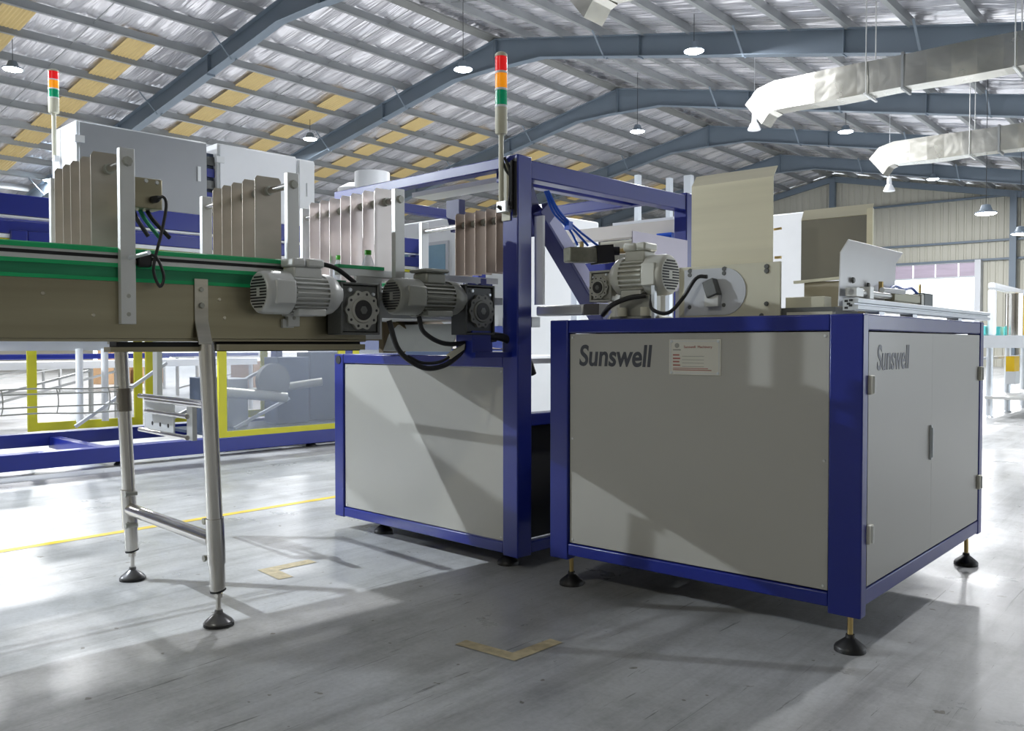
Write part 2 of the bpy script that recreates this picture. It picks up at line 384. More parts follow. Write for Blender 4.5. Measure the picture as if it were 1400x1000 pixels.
tag(yard.build('floor_yard', pm('yard_concrete', (.6, .6, .58), .8)), 'pale concrete yard outside the doorway', kind='structure')

# side and rear walls; wide doorways let the daylight in
wl = MB(); wl.box(-40.2, -40, -10, 47, 4.6, 5.9).box(-40.2, -40, -10, 18, 0, 4.6).box(-40.2, -40, 30, 47, 0, 4.6)
tag(wl.build('wall_left', M_WALLG), 'grey side wall with wide doorways', kind='structure')
wr = MB(); wr.box(9, 9.2, -10, 47, 4.4, 5.4).box(9, 9.2, -10, 10.0, 0, 4.4).box(9, 9.2, 34, 47, 0, 4.4)
tag(wr.build('wall_right', M_WALLG), 'grey side wall with a wide loading doorway', kind='structure')
wb = MB(); wb.prism([(-40, 0), (9, 0), (9, 5), (RX, 10.2), (-40, 5.6)], 'y', -10.2, -10)
tag(wb.build('wall_rear', M_WALLG), 'grey ribbed rear wall', kind='structure')

# ------------------------------------------------------------------ high bay lamps
def lamp(x, y, z, label, watts=LAMP_W, dia=.48, tint=None, aim=None, spot=None):
    t = thing('high_bay_lamp', (x, y, z), 0, label, 'lamp', 'high bay lamps hanging from the roof')
    MB().loft([((0, 0, 0), dia / 2), ((0, 0, .03), dia / 2), ((0, 0, .07), dia * .30), ((0, 0, .20), dia * .20), ((0, 0, .22), .03)], 24).build('housing', M_RAFTER, t)
    MB().loft([((0, 0, -.025), dia * .40), ((0, 0, -.008), dia * .47), ((0, 0, .002), dia * .47)], 24).build('diffuser', M_LED, t)
    MB().cyl((0, 0, .2), (0, 0, rz(x, 10.24) - z), .008, 8).build('cord', M_DARK, t)
    if spot:
        ld = bpy.data.lights.new('flood_light', 'SPOT'); ld.energy = watts; ld.spot_size = math.radians(spot[0]); ld.spot_blend = spot[1]; ld.shadow_soft_size = .12
    else:
        ld = bpy.data.lights.new('lamp_light', 'AREA'); ld.shape = 'DISK'; ld.size = dia * .8; ld.energy = watts
    ld.color = tint or ((0.86, 0.93, 1.0) if spot else (0.97, 0.98, 1.0))
    lo = bpy.data.objects.new(ld.name, ld); COL.objects.link(lo); lo.parent = t; lo.location = (0, 0, -.04)
    if aim:
        d = Vector(aim) - Vector((x, y, z)); lo.rotation_euler = d.to_track_quat('-Z', 'Y').to_euler()
    return t
lamp(-23.8, 8.8, 8.0, 'lit high bay lamp at the far left above the far signal tower')
lamp(-24.2, 18.2, 8.0, 'lit high bay lamp hanging just above the white cabinet')
lamp(-15.15, 16.1, 8.0, 'lit high bay lamp beside the red lens of the near signal tower')
lamp(-15.2, 24.4, 8.0, 'lit high bay lamp hanging above the gantry beam')
lamp(-10.04, 18.6, 8.0, 'large lit high bay lamp in front of the nearest full-width rafter')
lamp(-10.04, 28.8, 8.0, 'lit high bay lamp below the tip of the upper duct')
lamp(-10.1, 39.4, 8.0, 'lit high bay lamp under the lower duct near the end wall')
lamp(-4.754, 23.16, 4.2, 'low hung bell lamp in front of the end wall girts', 250)
lamp(-4.888, 28.1, 4.2, 'small low lamp at the right edge beside the wall column', 250)
lamp(-10.04, 8.2, 8.0, 'high bay lamp above the camera, out of the picture', 430)
lamp(-24.0, -1.0, 8.0, 'high bay lamp over the left aisle, out of the picture')
lamp(-0.5, 11.0, 6.2, 'high bay lamp over the right aisle, out of the picture', 420)
lamp(-32.0, 13.0, 6.8, 'high bay lamp over the far left aisle, out of the picture')
lamp(-9.6, -1.6, 8.0, 'flood lamp upstream of the conveyor, out of the picture', KEY_W, spot=(51, .14), aim=(-7.0, 1.7, 0))
lamp(-21.0, -8.2, 7.4, 'flood lamp in the far rear corner, out of the picture', 10500, spot=(34, .5), aim=(-2.5, 3.4, 1.2))
lamp(-1.6, -6.0, 6.3, 'added warm fill lamp behind the camera, out of the picture', 150, tint=(1.0, .97, .84))  # added fill in a high bay housing, brightens foreground floor and cabinet front
def bell(x, y, z, label):
    t = thing('pendant_bell', (x, y, z), 0, label, 'lamp', 'unlit white bell lamps')
    MB().loft([((0, 0, 0), .17), ((0, 0, .02), .17), ((0, 0, .16), .11), ((0, 0, .21), .07), ((0, 0, .42), .06), ((0, 0, .43), .02)], 20).build('shade', M_WHITE, t)
    MB().cyl((0, 0, .4), (0, 0, rz(x, 10.2) - z), .008, 8).build('stem', M_CAB, t)
bell(-10.01, 21.85, 6.75, 'unlit white bell lamp beside the tip of the upper duct')
bell(-8.54, 28.4, 5.85, 'unlit white bell lamp above the smaller tilted sheet')

# ------------------------------------------------------------------ ducts
def duct(y, x0, label):
    t = thing('air_duct', (0, y, 5.5), 0, label, 'duct', 'galvanised air ducts under the right roof slope')
    xs = [x0]; 
    while xs[-1] < 6: xs.append(min(xs[-1] + 2.3, 8.5))
    for a, b in zip(xs[:-1], xs[1:]):
        m = MB(); n = 6
        for k in range(n):                                   # slightly crumpled skin
            u0 = a + (b - a) * k / n; u1 = a + (b - a) * (k + 1) / n
            j0 = .018 * math.sin(u0 * 3.1 + y); j1 = .018 * math.sin(u1 * 3.1 + y)
            m.add([(u0, -j0, 0), (u1, -j1, 0), (u1, -.02 + j1, .55), (u0, -.02 + j0, .55), (u0, .42, j0), (u1, .42, j1), (u1, .42, .55), (u0, .42, .55)],
                  [(0, 1, 2, 3), (0, 4, 5, 1), (4, 7, 6, 5), (3, 2, 6, 7)])
        m.build('duct_section', M_DUCT, t)
        MB().box(b - .02, b + .02, -.04, .46, -.04, .59).build('flange', M_PURLIN, t)
        MB().cyl((b - .6, -.05, -.02), (b - .6, -.05, rz(b, 9.9) - 5.5), .010, 6).cyl((b - .6, .47, -.02), (b - .6, .47, rz(b, 9.9) - 5.5), .010, 6).bar((b - .6, -.12, -.03), (b - .6, .54, -.03), .04, .03).build('hanger', M_ALU, t)
    m = MB()                                                  # down-turned outlet
    P = [[(x0, 0, 0), (x0, 0, .55), (x0, .42, .55), (x0, .42, 0)], [(x0 - .10, 0, -.04), (x0 - .34, 0, .46), (x0 - .34, .42, .46), (x0 - .10, .42, -.04)], [(x0 - .24, 0, -.22), (x0 - .58, 0, .20), (x0 - .58, .42, .20), (x0 - .24, .42, -.22)]]
    for q in range(2):
        m.add(P[q] + P[q + 1], [(k, (k + 1) % 4, (k + 1) % 4 + 4, k + 4) for k in range(4)])
    m.build('outlet_elbow', M_DUCT, t, smooth=False)
duct(15.8, -6.85, 'upper galvanised air duct slanting in from the right')
duct(22.4, -6.65, 'lower galvanised air duct slanting in from the right')
duct(9.2, -6.3, 'nearest air duct, only its end showing at the top edge')

# ================================================================== shared builders
def levelling_foot(parent, x, y, top, r=.055, mat=M_BLACK, stem=M_BRASS, pad=None):
    f = MB().loft([((x, y, .0), r), ((x, y, .012), r), ((x, y, .020), r * .93), ((x, y, .048), r * .30), ((x, y, .060), r * .27)], 24).build('levelling_foot', mat, parent)
    MB().cyl((x, y, .055), (x, y, top), .010, 12).cyl((x, y, top - .03), (x, y, top - .014), .018, 6).build('stem', stem, f)
    if pad: MB().loft([((x, y, -.0005), r * 1.04), ((x, y, .011), r * 1.04)], 24).build('rubber_pad', pad, f)
    return f
def screw(m, p, axis, r=.006, h=.003):
    d = {'x': Vector((h, 0, 0)), '-y': Vector((0, -h, 0)), 'z': Vector((0, 0, h)), 'y': Vector((0, h, 0))}[axis]
    return m.loft([(Vector(p), r), (Vector(p) + d, r * .8)], 8)

def gear_motor(name, loc, deg, label, side=1, body=M_MOTOR, gear=M_GEAR, flange=M_GEAR_L, group='worm gear motors', R=.086, L=.345, gw_=.195, gz0=-.164, gz1=.054, hx=.053, tb_round=False):
    """motor axis along +y from the fan cover (y=0) to a worm gearbox whose output faces side*x; origin at axis level"""
    t = thing(name, loc, deg, label, 'motor', group); sd = side; k = L / .44
    fc = MB().loft([((0, 0, 0), R * .86), ((0, .010, 0), R * .97), ((0, .022, 0), R), ((0, .150 * k, 0), R), ((0, .155 * k, 0), R * .95)], 32).build('fan_cover', body, t)
    gm = MB()
    for q in range(11):                                        # fan grille slots
        a = (q - 5) * R * .135; w = math.sqrt(max(0, (R * .78) ** 2 - a * a))
        if q in (4, 5, 6): gm.box(-w, -R * .16, -.0015, .004, a - .0034, a + .0034).box(R * .16, w, -.0015, .004, a - .0034, a + .0034)
        else: gm.box(-w, w, -.0015, .004, a - .0034, a + .0034)
    tag(gm.build('grille_slots', M_DARK, fc), kind='stuff')
    MB().box(R * .80 * sd, R * 1.02 * sd, .04 * k, .15 * k, -R * .55, R * .55).build('cover_flat', body, fc, bevel=.006)
    st = MB().loft([((0, .150 * k, 0), R * .84), ((0, .345 * k, 0), R * .84)], 32).build('stator', body, t)
    fm = MB()
    for q in range(26):
        a = 2 * PI * q / 26; c, s_ = math.cos(a), math.sin(a)
        if s_ > .72: continue
        fm.bar((c * R * .90, .157 * k, s_ * R * .90), (c * R * .90, .343 * k, s_ * R * .90), R * .08, R * .20, up=(c, 0, s_))
    tag(fm.build('cooling_fins', body, st), kind='stuff')
    for q in (-1, 1): MB().box(q * R * .55 - .022, q * R * .55 + .022, .17 * k, .33 * k, -R * 1.05, -R * .72).build('mounting_foot', body, t, bevel=.004)
    MB().loft([((0, .345 * k, 0), R * .95), ((0, .37 * k, 0), R * .98), ((0, .40 * k, 0), R * .92), ((0, .425 * k, 0), R * .74), ((0, .44 * k, 0), R * .68)], 32).build('end_bell', body, t)
    if tb_round:
        tb = MB().box(-.052, .052, .175 * k, .300 * k, R * .70, R * 1.34).build('terminal_box', body, t, bevel=.01)
        MB().box(-.062, .062, .160 * k, .315 * k, R * 1.34, R * 1.55).build('lid', body, tb, bevel=.008)
    else:
        tb = MB().box(-.046, .046, .165 * k, .325 * k, R * .70, R * 1.22).build('terminal_box', body, t, bevel=.006)
        for a, b in ((.155, .228), (.236, .335)): MB().box(-.052, .052, a * k, b * k, R * 1.22, R * 1.62).build('lid', body, tb, bevel=.008)
    # gearbox
    g0 = .430 * k; g1 = g0 + gw_
    gb = MB().box(-hx * .80, hx * .80, g0 + .012, g1 - .012, gz0 + .012, gz1 - .012)
    for (ya, yb, za, zb) in ((g0, g1, gz1 - .010, gz1), (g0, g1, gz0, gz0 + .010), (g0, g0 + .010, gz0, gz1), (g1 - .010, g1, gz0, gz1)):
        gb.box(-hx, hx, ya, yb, za, zb)
    gbo = gb.build('gearbox', gear, t, bevel=.003)
    Rf = min(gw_, gz1 - gz0) * .415; gc = (0, (g0 + g1) / 2 + .006, (gz0 + gz1) / 2 - .006); m = MB(); n = 96
    ring = []
    for q in range(n):
        a = 2 * PI * q / n; r = Rf * (1 + .055 * math.cos(10 * a)); ring.append((gc[1] + r * math.cos(a), gc[2] + r * math.sin(a)))
    m.prism(ring, 'x', sd * hx * .75, sd * (hx + .004)); fo = m.build('output_flange', flange, t)
    MB().loft([((sd * (hx + .003), gc[1], gc[2]), Rf * .70), ((sd * (hx + .010), gc[1], gc[2]), Rf * .66)], 32).build('bearing_boss', flange, fo)
    MB().loft([((sd * (hx + .009), gc[1], gc[2]), Rf * .54), ((sd * (hx + .0125), gc[1], gc[2]), Rf * .52)], 28).build('oil_seal', M_BLACK, fo)
    MB().loft([((sd * (hx + .011), gc[1], gc[2]), Rf * .24), ((sd * (hx + .0145), gc[1], gc[2]), Rf * .22)], 6).build('shaft_bolt', M_GEAR, fo)
    hm = MB()
    for q in range(10):
        a = 2 * PI * (q + .0) / 10
        hm.loft([((sd * (hx + .0035), gc[1] + Rf * .87 * math.cos(a), gc[2] + Rf * .87 * math.sin(a)), Rf * .075), ((sd * (hx + .0046), gc[1] + Rf * .87 * math.cos(a), gc[2] + Rf * .87 * math.sin(a)), Rf * .075)], 8)
    tag(hm.build('bolt_holes', M_DARK, fo), kind='stuff')
    for yy, zz, rr in ((g0 + .25 * gw_, gz1 - .16 * gw_, .010), (g1 - .15 * gw_, gz1 - .24 * gw_, .008)):
        pl = MB(); screw(pl, (sd * hx * .80, yy, zz), 'x', rr * gw_ / .19, sd * .008); pl.build('drain_plug', M_ALUBR, gbo)
    return t

# ================================================================== OUTFEED CABINET (right)
B = thing('machine_cabinet', (-1.010, 3.091, 0), -.92, 'blue framed cabinet with grey panels and Sunswell lettering, front right', 'machine cabinet')
XL, XR, YB = -1.385, 0.0, 1.69
for nm, x0, x1, y0, y1, z0 in (('post', -.118, 0, 0, .055, .135), ('post', XL, XL + .10, 0, .06, .135), ('post', -.06, 0, YB - .06, YB, .165), ('post', XL, XL + .06, YB - .06, YB, .165)):
    MB().box(x0, x1, y0, y1, z0, 1.205).build(nm, M_BLUE, B, bevel=.005)
for x0, x1, y0, y1, z0, z1 in ((XL + .10, -.118, .003, .055, 1.147, 1.205), (XL + .10, -.118, .003, .055, .157, .209), (-.058, -.003, .055, YB - .06, 1.147, 1.205), (-.058, -.003, .055, YB - .06, .172, .232),
                               (XL + .003, XL + .058, .06, YB - .06, 1.147, 1.205), (XL + .003, XL + .058, .06, YB - .06, .172, .232), (XL + .06, -.06, YB - .058, YB, 1.147, 1.205), (XL + .06, -.06, YB - .058, YB, .172, .232)):
    MB().box(x0, x1, y0, y1, z0, z1).build('frame_beam', M_BLUE, B, bevel=.005)
fp = MB().box(XL + .104, -.122, .012, .02, .213, 1.143).build('front_panel', M_PANEL, B, bevel=.002)
sm = MB()
for x in (XL + .12, -.138):
    for z in (.228, .68, 1.128): screw(sm, (x, .012, z), '-y', .006)
sm.build('screws', M_ALU, fp)
text('lettering', 'Sunswell', M_TEXT, fp, .1, (-1.232, .0112, 1.006), (PI / 2, 0, 0), width=.372, height=.094, shear=.12, offset=.0022)
MB().box(XL + .02, XL + .026, .06, YB - .06, .24, 1.14).build('rear_side_panel', M_PANEL, B)
MB().box(XL + .06, -.06, YB - .03, YB - .022, .24, 1.14).build('back_panel', M_PANEL, B)
MB().box(XL + .05, -.05, .05, YB - .05, 1.150, 1.170).build('deck_plate', M_STEEL, B)
MB().box(XL + .05, -.05, .05, YB - .05, .19, .20).build('base_plate', M_DARK, B)
for y0, y1 in ((.068, .8395), (.8405, YB - .068)):
    d = MB().box(-.030, -.004, y0, y1, .238, 1.142).build('door', M_PANEL, B)
    yh = y0 + .004 if y0 < .5 else y1 - .004
    for z in (.425, .955):
        h = MB().box(-.004, .012, yh - .022, yh + .022, z - .034, z + .034).build('hinge', pm('nickel_hinge', (.62, .61, .53), .4, .2), d, bevel=.004)
        MB().cyl((.012, yh, z - .03), (.012, yh, z + .03), .007, 10).build('hinge_pin', M_ALU, h)
    if y0 < .5:
        hd = MB().box(-.004, .005, .808, .818, .615, .760).box(.005, .010, .810, .816, .625, .75).build('handle', M_ALUBR, d, bevel=.002)
        text('lettering', 'Sunswell', M_TEXT2, d, .1, (-.0032, .150, 1.006), (PI / 2, 0, PI / 2), width=.372, height=.094, shear=.12, offset=.0015)
npl = MB().box(-.776, -.545, .0085, .012, .975, 1.118).build('nameplate', M_NAMEPL, B, bevel=.002)
bd = MB()
for a in ((-.770, -.551, 1.108, 1.112), (-.770, -.551, .981, .985)): bd.box(a[0], a[1], .0075, .0085, a[2], a[3])
for a in ((-.770, -.766), (-.555, -.551)): bd.box(a[0], a[1], .0075, .0085, .985, 1.108)
bd.build('border', M_ALU, npl)
text('title_print', 'Sunswell  Machinery', M_RED_T, npl, .014, (-.708, .0080, 1.083), (PI / 2, 0, 0), width=.125)
lg = MB().loft([((-.739, .0084, 1.093), .010), ((-.739, .0074, 1.093), .010)], 16).build('emblem', M_GREY_T, npl)
ln = MB()
for q, z in enumerate((1.055, 1.041, 1.028, 1.014)):
    ln.box(-.757, -.728 + .004 * (q % 2), .0078, .0086, z - .0028, z + .0028)
ln.box(-.757, -.585, .0078, .0086, .9935, .9965).box(-.757, -.60, .0078, .0086, 1.0005, 1.0030)
ln.build('red_lines', M_RED_T, npl)
ln = MB().box(-.757, -.722, .0078, .0086, 1.073, 1.078)
for z in (1.050, 1.036, 1.023, 1.009): ln.box(-.715, -.618, .0078, .0086, z - .0009, z + .0009)
ln.build('grey_lines', M_GREY_T, npl)
rv = MB()
for x in (-.764, -.557):
    for z in (.984, 1.109): screw(rv, (x, .0085, z), '-y', .006, .003)
rv.build('rivets', M_ALUBR, npl)
for x, y in ((-.055, .055), (XL + .055, .09), (-.06, YB - .03), (XL + .06, YB - .05)): levelling_foot(B, x, y, .165 if y < 1 else .18)

# ------------------------------------------------------------------ things on top of the outfeed cabinet
BF = Matrix.Translation((-1.010, 3.091, 0)) @ Matrix.Rotation(math.radians(-.92), 4, 'Z')
def bw(x, y, z): return tuple(BF @ Vector((x, y, z)))
gear_motor('gear_motor', bw(-.862, .165, 1.394), 90 - .92, 'pale grey gear motor on the outfeed cabinet, fan cover to the right', side=-1, body=pm('pale_motor_paint', (.56, .56, .50), .4, .15), gear=M_GEAR_L, flange=M_GEAR_L, R=.088, L=.275, gw_=.118, gz0=-.108, gz1=.032, hx=.055)
t = thing('motor_stand', bw(-1.0, .15, 1.206), -.92, 'cast stand with cable under the pale motor on the cabinet', 'bracket')
MB().box(-.13, .12, -.05, .06, 0, .012).box(-.10, .08, -.02, .03, .012, .105).build('stand_plate', M_GEAR_L, t, bevel=.004)
MB().box(.095, .11, -.07, -.05, 0, .17).build('upright_bar', M_ALUBR, t)
for x in (-.06, .06): MB().cyl((x, -.057, .012), (x, -.057, .05), .023, 14).build('spacer', M_BEIGE, t)
MB().tube([(-.16, -.06, .02), (-.10, -.08, .06), (-.02, -.07, .09), (.05, -.04, .10)], .011, 10).build('cable', M_BLACK, t)

t = thing('side_plate', bw(0, 0, 1.206), -.92, 'cream mounting plate with bolts and sensor below the tall sheet', 'mounting plate')
pa = MB().box(-.808, -.364, .14, .152, 0, .212).build('plate', M_BEIGE, t, bevel=.002)
bm_ = MB()
for x in (-.755, -.60, -.42):
    for z in (.195, .178): screw(bm_, (x, .14, z), '-y', .011, .006)
for x, z in ((-.755, .045), (-.6, .05), (-.42, .05), (-.44, .004)): screw(bm_, (x, .14, z), '-y', .010, .006)
bm_.build('bolts', M_GEAR, pa)
cg = [(-.78, .20), (-.60, .20)] + [(-.60 + .095 * math.cos(a), .105 + .095 * math.sin(a)) for a in [PI / 2 - PI * q / 12 for q in range(1, 12)]] + [(-.60, .01), (-.78, .01)]
MB().prism(cg, 'y', .136, .1395).build('reinforcing_plate', M_CAB, t)
sn = MB().bar((-.655, .118, .150), (-.630, .112, .085), .052, .04, up=(0, 1, 0)).build('sensor', M_GEAR, t, bevel=.004)
MB().box(-.67, -.61, .105, .136, .045, .09).build('sensor_bracket', M_ALU, sn)
MB().tube([(-.655, .10, .165), (-.70, .09, .16), (-.755, .08, .08), (-.82, .075, .022), (-.90, .08, .04), (-.91, .09, .10)], .008, 10).build('sensor_cable', M_BLACK, sn)

t = thing('guide_sheet', bw(0, 0, 1.206), -.92, 'tall stainless guide sheet with bent top lip, standing on the cabinet', 'guide sheet')
MB().sheet([(.157, .205), (.157, .545), (.195, .590)], 'x', -.758, -.402, .003).build('sheet', M_SHEET, t)
MB().box(-.758, -.74, .155, .158, .205, .545).build('bright_fold', M_SHEET, t)
MB().bar((-.405, .17, .34), (-.375, .17, .342), .008, .008).bar((-.4, .17, .23), (-.375, .17, .23), .010, .010).build('pins', M_BRASS, t)
t = thing('guide_sheet', bw(0, 0, 1.206), -.92, 'shorter stainless guide sheet with bright rim behind the white bracket', 'guide sheet')
MB().box(-.475, -.186, .60, .603, .165, .425).build('sheet', pm('dark_satin_stainless', (.16, .155, .135), .42, .6, var=.06, vscale=3), t)
MB().sheet([(.600, .425), (.630, .472)], 'x', -.475, -.180, .003).box(-.196, -.172, .594, .606, .165, .45).build('rim', M_SHEET, t)
MB().bar((-.50, .59, .160), (-.18, .59, .175), .02, .012).build('ledge', M_BEIGE, t)
MB().box(-.46, -.20, .60, .64, .0, .16).build('foot_plate', pm('dark_satin_stainless2', (.30, .28, .23), .45, .9), t)
t = thing('clamp_block', bw(0, 0, 1.206), -.92, 'low cream clamp bar between the mounting plate and the shorter sheet', 'clamp')
MB().box(-.37, -.215, .20, .27, .032, .075).build('clamp_bar', M_BEIGE, t, bevel=.003)
MB().box(-.40, -.16, .16, .40, 0, .032).build('slide_base', M_GEAR, t)
MB().box(-.29, -.12, .03, .06, 0.0, .010).build('flat_strip', M_BEIGE, t)
t = thing('angle_bracket', bw(0, 0, 1.206), -.92, 'white angled bracket plate with two bolts beside the aluminium rail', 'bracket')
pl_ = MB().sheet([(-.118, .03), (-.112, .225), (-.084, .268)], 'y', .087, .70, .004).build('bracket_plate', pm('white_sheet', (.78, .79, .80), .32, .25, var=.02), t)
bm_ = MB(); screw(bm_, (-.111, .20, .13), 'x', .012, .008); screw(bm_, (-.111, .36, .118), 'x', .012, .008); screw(bm_, (-.112, .16, .045), 'x', .014, .008); bm_.build('bolts', M_GEAR, pl_)
t = thing('aluminium_rail', bw(0, 0, 1.206), -.92, 'double slotted aluminium profile rail along the cabinet top edge', 'rail')
rl = MB().box(-.072, -.032, .0, 1.9, .012, .054).build('rail_core', M_ALUBR, t)
for z in (.013, .036):
    MB().prism([(-.034, z), (-.020, z + .002), (-.018, z + .015), (-.030, z + .019), (-.034, z + .019)], 'y', .0, 1.9).build('rail_lip', M_ALUBR, rl)
em = MB()
for x, z in ((-.060, .020), (-.045, .028), (-.060, .044), (-.044, .046), (-.052, .034)): em.box(x - .006, x + .006, -.0015, .001, z - .004, z + .004)
em.build('end_slots', M_DARK, rl)
for y in (.22, .62, 1.3): MB().box(-.07, -.02, y, y + .06, 0, .012).build('shim', M_ALUBR, rl)
t = thing('air_cylinder', bw(0, 0, 1.206), -.92, 'slim pneumatic cylinder with dark end cap lying along the rail', 'air cylinder')
MB().box(-.10, -.06, .52, .86, .062, .100).build('barrel', pm('olive_cast', (.34, .33, .24), .45, .4), t, bevel=.006)
MB().box(-.104, -.056, .86, .90, .058, .106).build('end_block', M_GEAR_L, t, bevel=.004)
MB().box(-.105, -.055, .90, 1.03, .054, .112).build('end_cap', pm('dark_teal_plastic', (.02, .045, .045), .4), t, bevel=.005)
MB().cyl((-.08, .10, .082), (-.08, .53, .082), .012, 14).box(-.10, -.06, .10, .17, .066, .096).box(-.1, -.06, .24, .28, .062, .106).build('rod', M_ALU, t)
MB().cyl((-.05, .34, .098), (-.05, .60, .102), .010, 12).build('guide_rod', M_WHITE, t)
MB().tube([(-.08, .50, .10), (-.08, .58, .125), (-.08, .70, .118), (-.08, .80, .128), (-.08, .88, .11)], .006, 8).build('air_hose', M_BLUETUBE, t)
MB().cyl((-.08, .92, .106), (-.08, .92, .15), .006, 8).cyl((-.08, .42, .09), (-.08, .42, .135), .009, 8).build('fitting', M_BRASS, t)

# frames rising behind the pale motor
t = thing('profile_gantry', bw(-.06, .10, 0), -.92, 'tall aluminium posts and cross bars rising behind the pale motor', 'gantry')
for x, w, z1 in ((-2.075, .030, 2.22), (-1.835, .030, 2.17), (-1.705, .050, 2.17), (-2.6, .05, 1.9)):
    MB().box(x, x + w, 1.74, 1.78, 0, z1).build('post', M_ALUBR, t)
MB().box(-2.62, -1.45, 1.66, 1.735, 1.80, 1.885).build('cross_bar', pm('beige_profile', (.56, .52, .47), .5, .2), t)
MB().box(-2.2, -1.45, 1.67, 1.73, 1.885, 1.905).build('bright_strip', M_WHITE, t)
MB().box(-2.3, -1.80, 1.67, 1.73, 1.70, 1.785).build('lower_bar', M_BEIGE, t)
MB().box(-1.83, -1.72, 1.62, 1.66, 1.70, 1.80).build('blue_clamp', M_BLUETUBE, t)
MB().box(-2.62, -1.45, 1.76, 1.84, 1.50, 1.66).build('rear_blue_beam', M_BLUE, t)
MB().box(-2.62, -1.45, 1.76, 1.84, .30, .40).build('lower_blue_beam', M_BLUE, t)
t = thing('side_guard', bw(0, 0, 1.171), -.92, 'lilac grey side sheet standing between the pale motor and the gantry posts', 'guard sheet')
MB().box(-1.252, -1.246, .46, .98, .20, .47).build('guard_sheet', pm('lilac_sheet', (.44, .41, .48), .4, .4), t)
MB().box(-1.27, -1.23, .5, .53, 0, .22).build('stay', M_ALU, t); MB().box(-1.27, -1.23, .9, .93, 0, .22).build('stay', M_ALU, t)

# ================================================================== GANTRY MACHINE (centre)
A = thing('gantry_machine', (-2.645, 3.186, 0), -3.75, 'blue gantry packing machine with grey front panel, centre', 'packing machine')
AL = -1.505; AB = 1.55
for x0, x1, y0, y1, z0, z1 in ((-.101, 0, 0, .10, .07, 2.0), (AL, AL + .09, 0, .09, .075, 1.04), (AL + .01, AL + .08, 1.12, 1.19, 1.038, 1.96), (-.09, 0, AB - .09, AB, .07, 2.0), (AL, AL + .09, AB - .09, AB, .07, 1.04)):
    MB().box(x0, x1, y0, y1, z0, z1).build('post', M_BLUE, A, bevel=.006)
for x0, x1, y0, y1, z0, z1 in ((AL + .09, -.101, .003, .08, .985, 1.038), (AL + .09, -.101, .003, .08, .080, .135), (AL, AL + .08, .09, AB - .09, .985, 1.038), (AL, AL + .08, .09, AB - .09, .080, .135), (-.09, -.005, .10, AB - .09, .08, .135), (-.09, -.005, .10, AB - .09, .70, .76)):
    MB().box(x0, x1, y0, y1, z0, z1).build('frame_beam', M_BLUE, A, bevel=.005)
for x0, x1, y0, y1, z0, z1 in ((AL, -.101, .005, .075, 1.945, 2.0), (-.088, -.006, .10, AB - .09, 1.895, 1.985), (AL, AL + .07, .075, 1.19, 1.93, 1.985), (AL + .07, -.09, 1.13, 1.19, 1.90, 1.965), (-.22, -.16, .075, 1.13, 1.90, 1.95)):
    MB().box(x0, x1, y0, y1, z0, z1).build('top_beam', M_BLUE, A, bevel=.005)
ap = MB().box(AL + .094, -.105, .010, .018, .139, .981).build('front_panel', M_PANEL, A, bevel=.002)
sm = MB()
for x in (AL + .11, -.12):
    for z in (.155, .965): screw(sm, (x, .010, z), '-y', .006)
sm.build('screws', M_ALU, ap)
MB().loft([((AL + .045, .002, 1.005), .026), ((AL + .045, -.004, 1.005), .024)], 20).build('end_plug', M_BLACK, A)
MB().box(AL + .09, -.10, .08, AB - .1, 1.0, 1.025).build('table_plate', M_WHITE, A)
MB().box(AL + .05, -.1, .1, AB - .1, .10, .12).build('base_plate', M_DARK, A)
MB().box(-.06, -.05, .1, AB - .1, .14, .75).build('side_panel', M_DARK, A)
MB().box(-.05, .13, 1.10, 1.45, .10, .74).build('drive_cover', M_DARK, A)
MB().box(-.03, .12, 1.12, 1.42, .74, .80).build('drive_lid', M_GEAR_L, A); MB().cyl((.05, 1.3, .80), (.05, 1.3, .98), .05, 14).build('drive_spool', M_BEIGE, A); MB().box(.0, .03, 1.1, 1.14, .74, 1.2).build('drive_stay', M_ALU, A)
MB().box(AL + .03, AL + .04, .1, AB - .1, .14, .98).build('left_side_panel', M_PANEL, A)
lb = MB().box(-.96, -.12, .15, .30, 1.922, 1.948).build('lamp_bar', pm('pale_profile', (.74, .73, .66), .4, .2), A)
ar = MB().bar((-.16, .18, 1.90), (-.16, .30, 1.66), .085, .10, up=(1, 0, 0)).bar((-.10, .25, 1.78), (-.06, .72, 1.24), .085, .10, up=(1, 0, 0)).build('swing_arm', pm('dark_blue_arm', (.05, .055, .20), .35), A, bevel=.004)
MB().bar((-.052, .27, 1.77), (-.012, .71, 1.27), .07, .006, up=(1, 0, 0)).build('arm_cover', pm('lilac_grey', (.36, .36, .50), .35, .3), ar)
MB().box(-1.04, -.93, .48, .53, 1.86, 1.95).prism([(-1.04, 1.86), (-.93, 1.86), (-.965, 1.77), (-1.0, 1.76)], 'y', .48, .53).build('hanging_wedge', pm('deep_blue', (.01, .014, .10), .4), A)
MB().box(-.02, .035, .14, .155, 1.29, 1.72).build('white_upright', M_WHITE, A)
pb = MB().box(-.03, .27, .16, .24, 1.235, 1.285).build('profile_bar', M_ALU, A, bevel=.01)
MB().box(.27, .36, .165, .235, 1.235, 1.285).build('profile_end', pm('grey_plastic', (.11, .105, .10), .5), pb)
cy = MB().bar((.05, .30, 1.54), (.11, .46, 1.545), .075, .075).build('gripper_cylinder', pm('grimy_cast', (.20, .20, .15), .45, .4, var=.2, vscale=30), A, bevel=.008)
MB().bar((.105, .445, 1.545), (.145, .53, 1.555), .085, .09).cyl((.145, .53, 1.57), (.18, .56, 1.57), .022, 12).build('cylinder_head', M_BLACKP, cy)
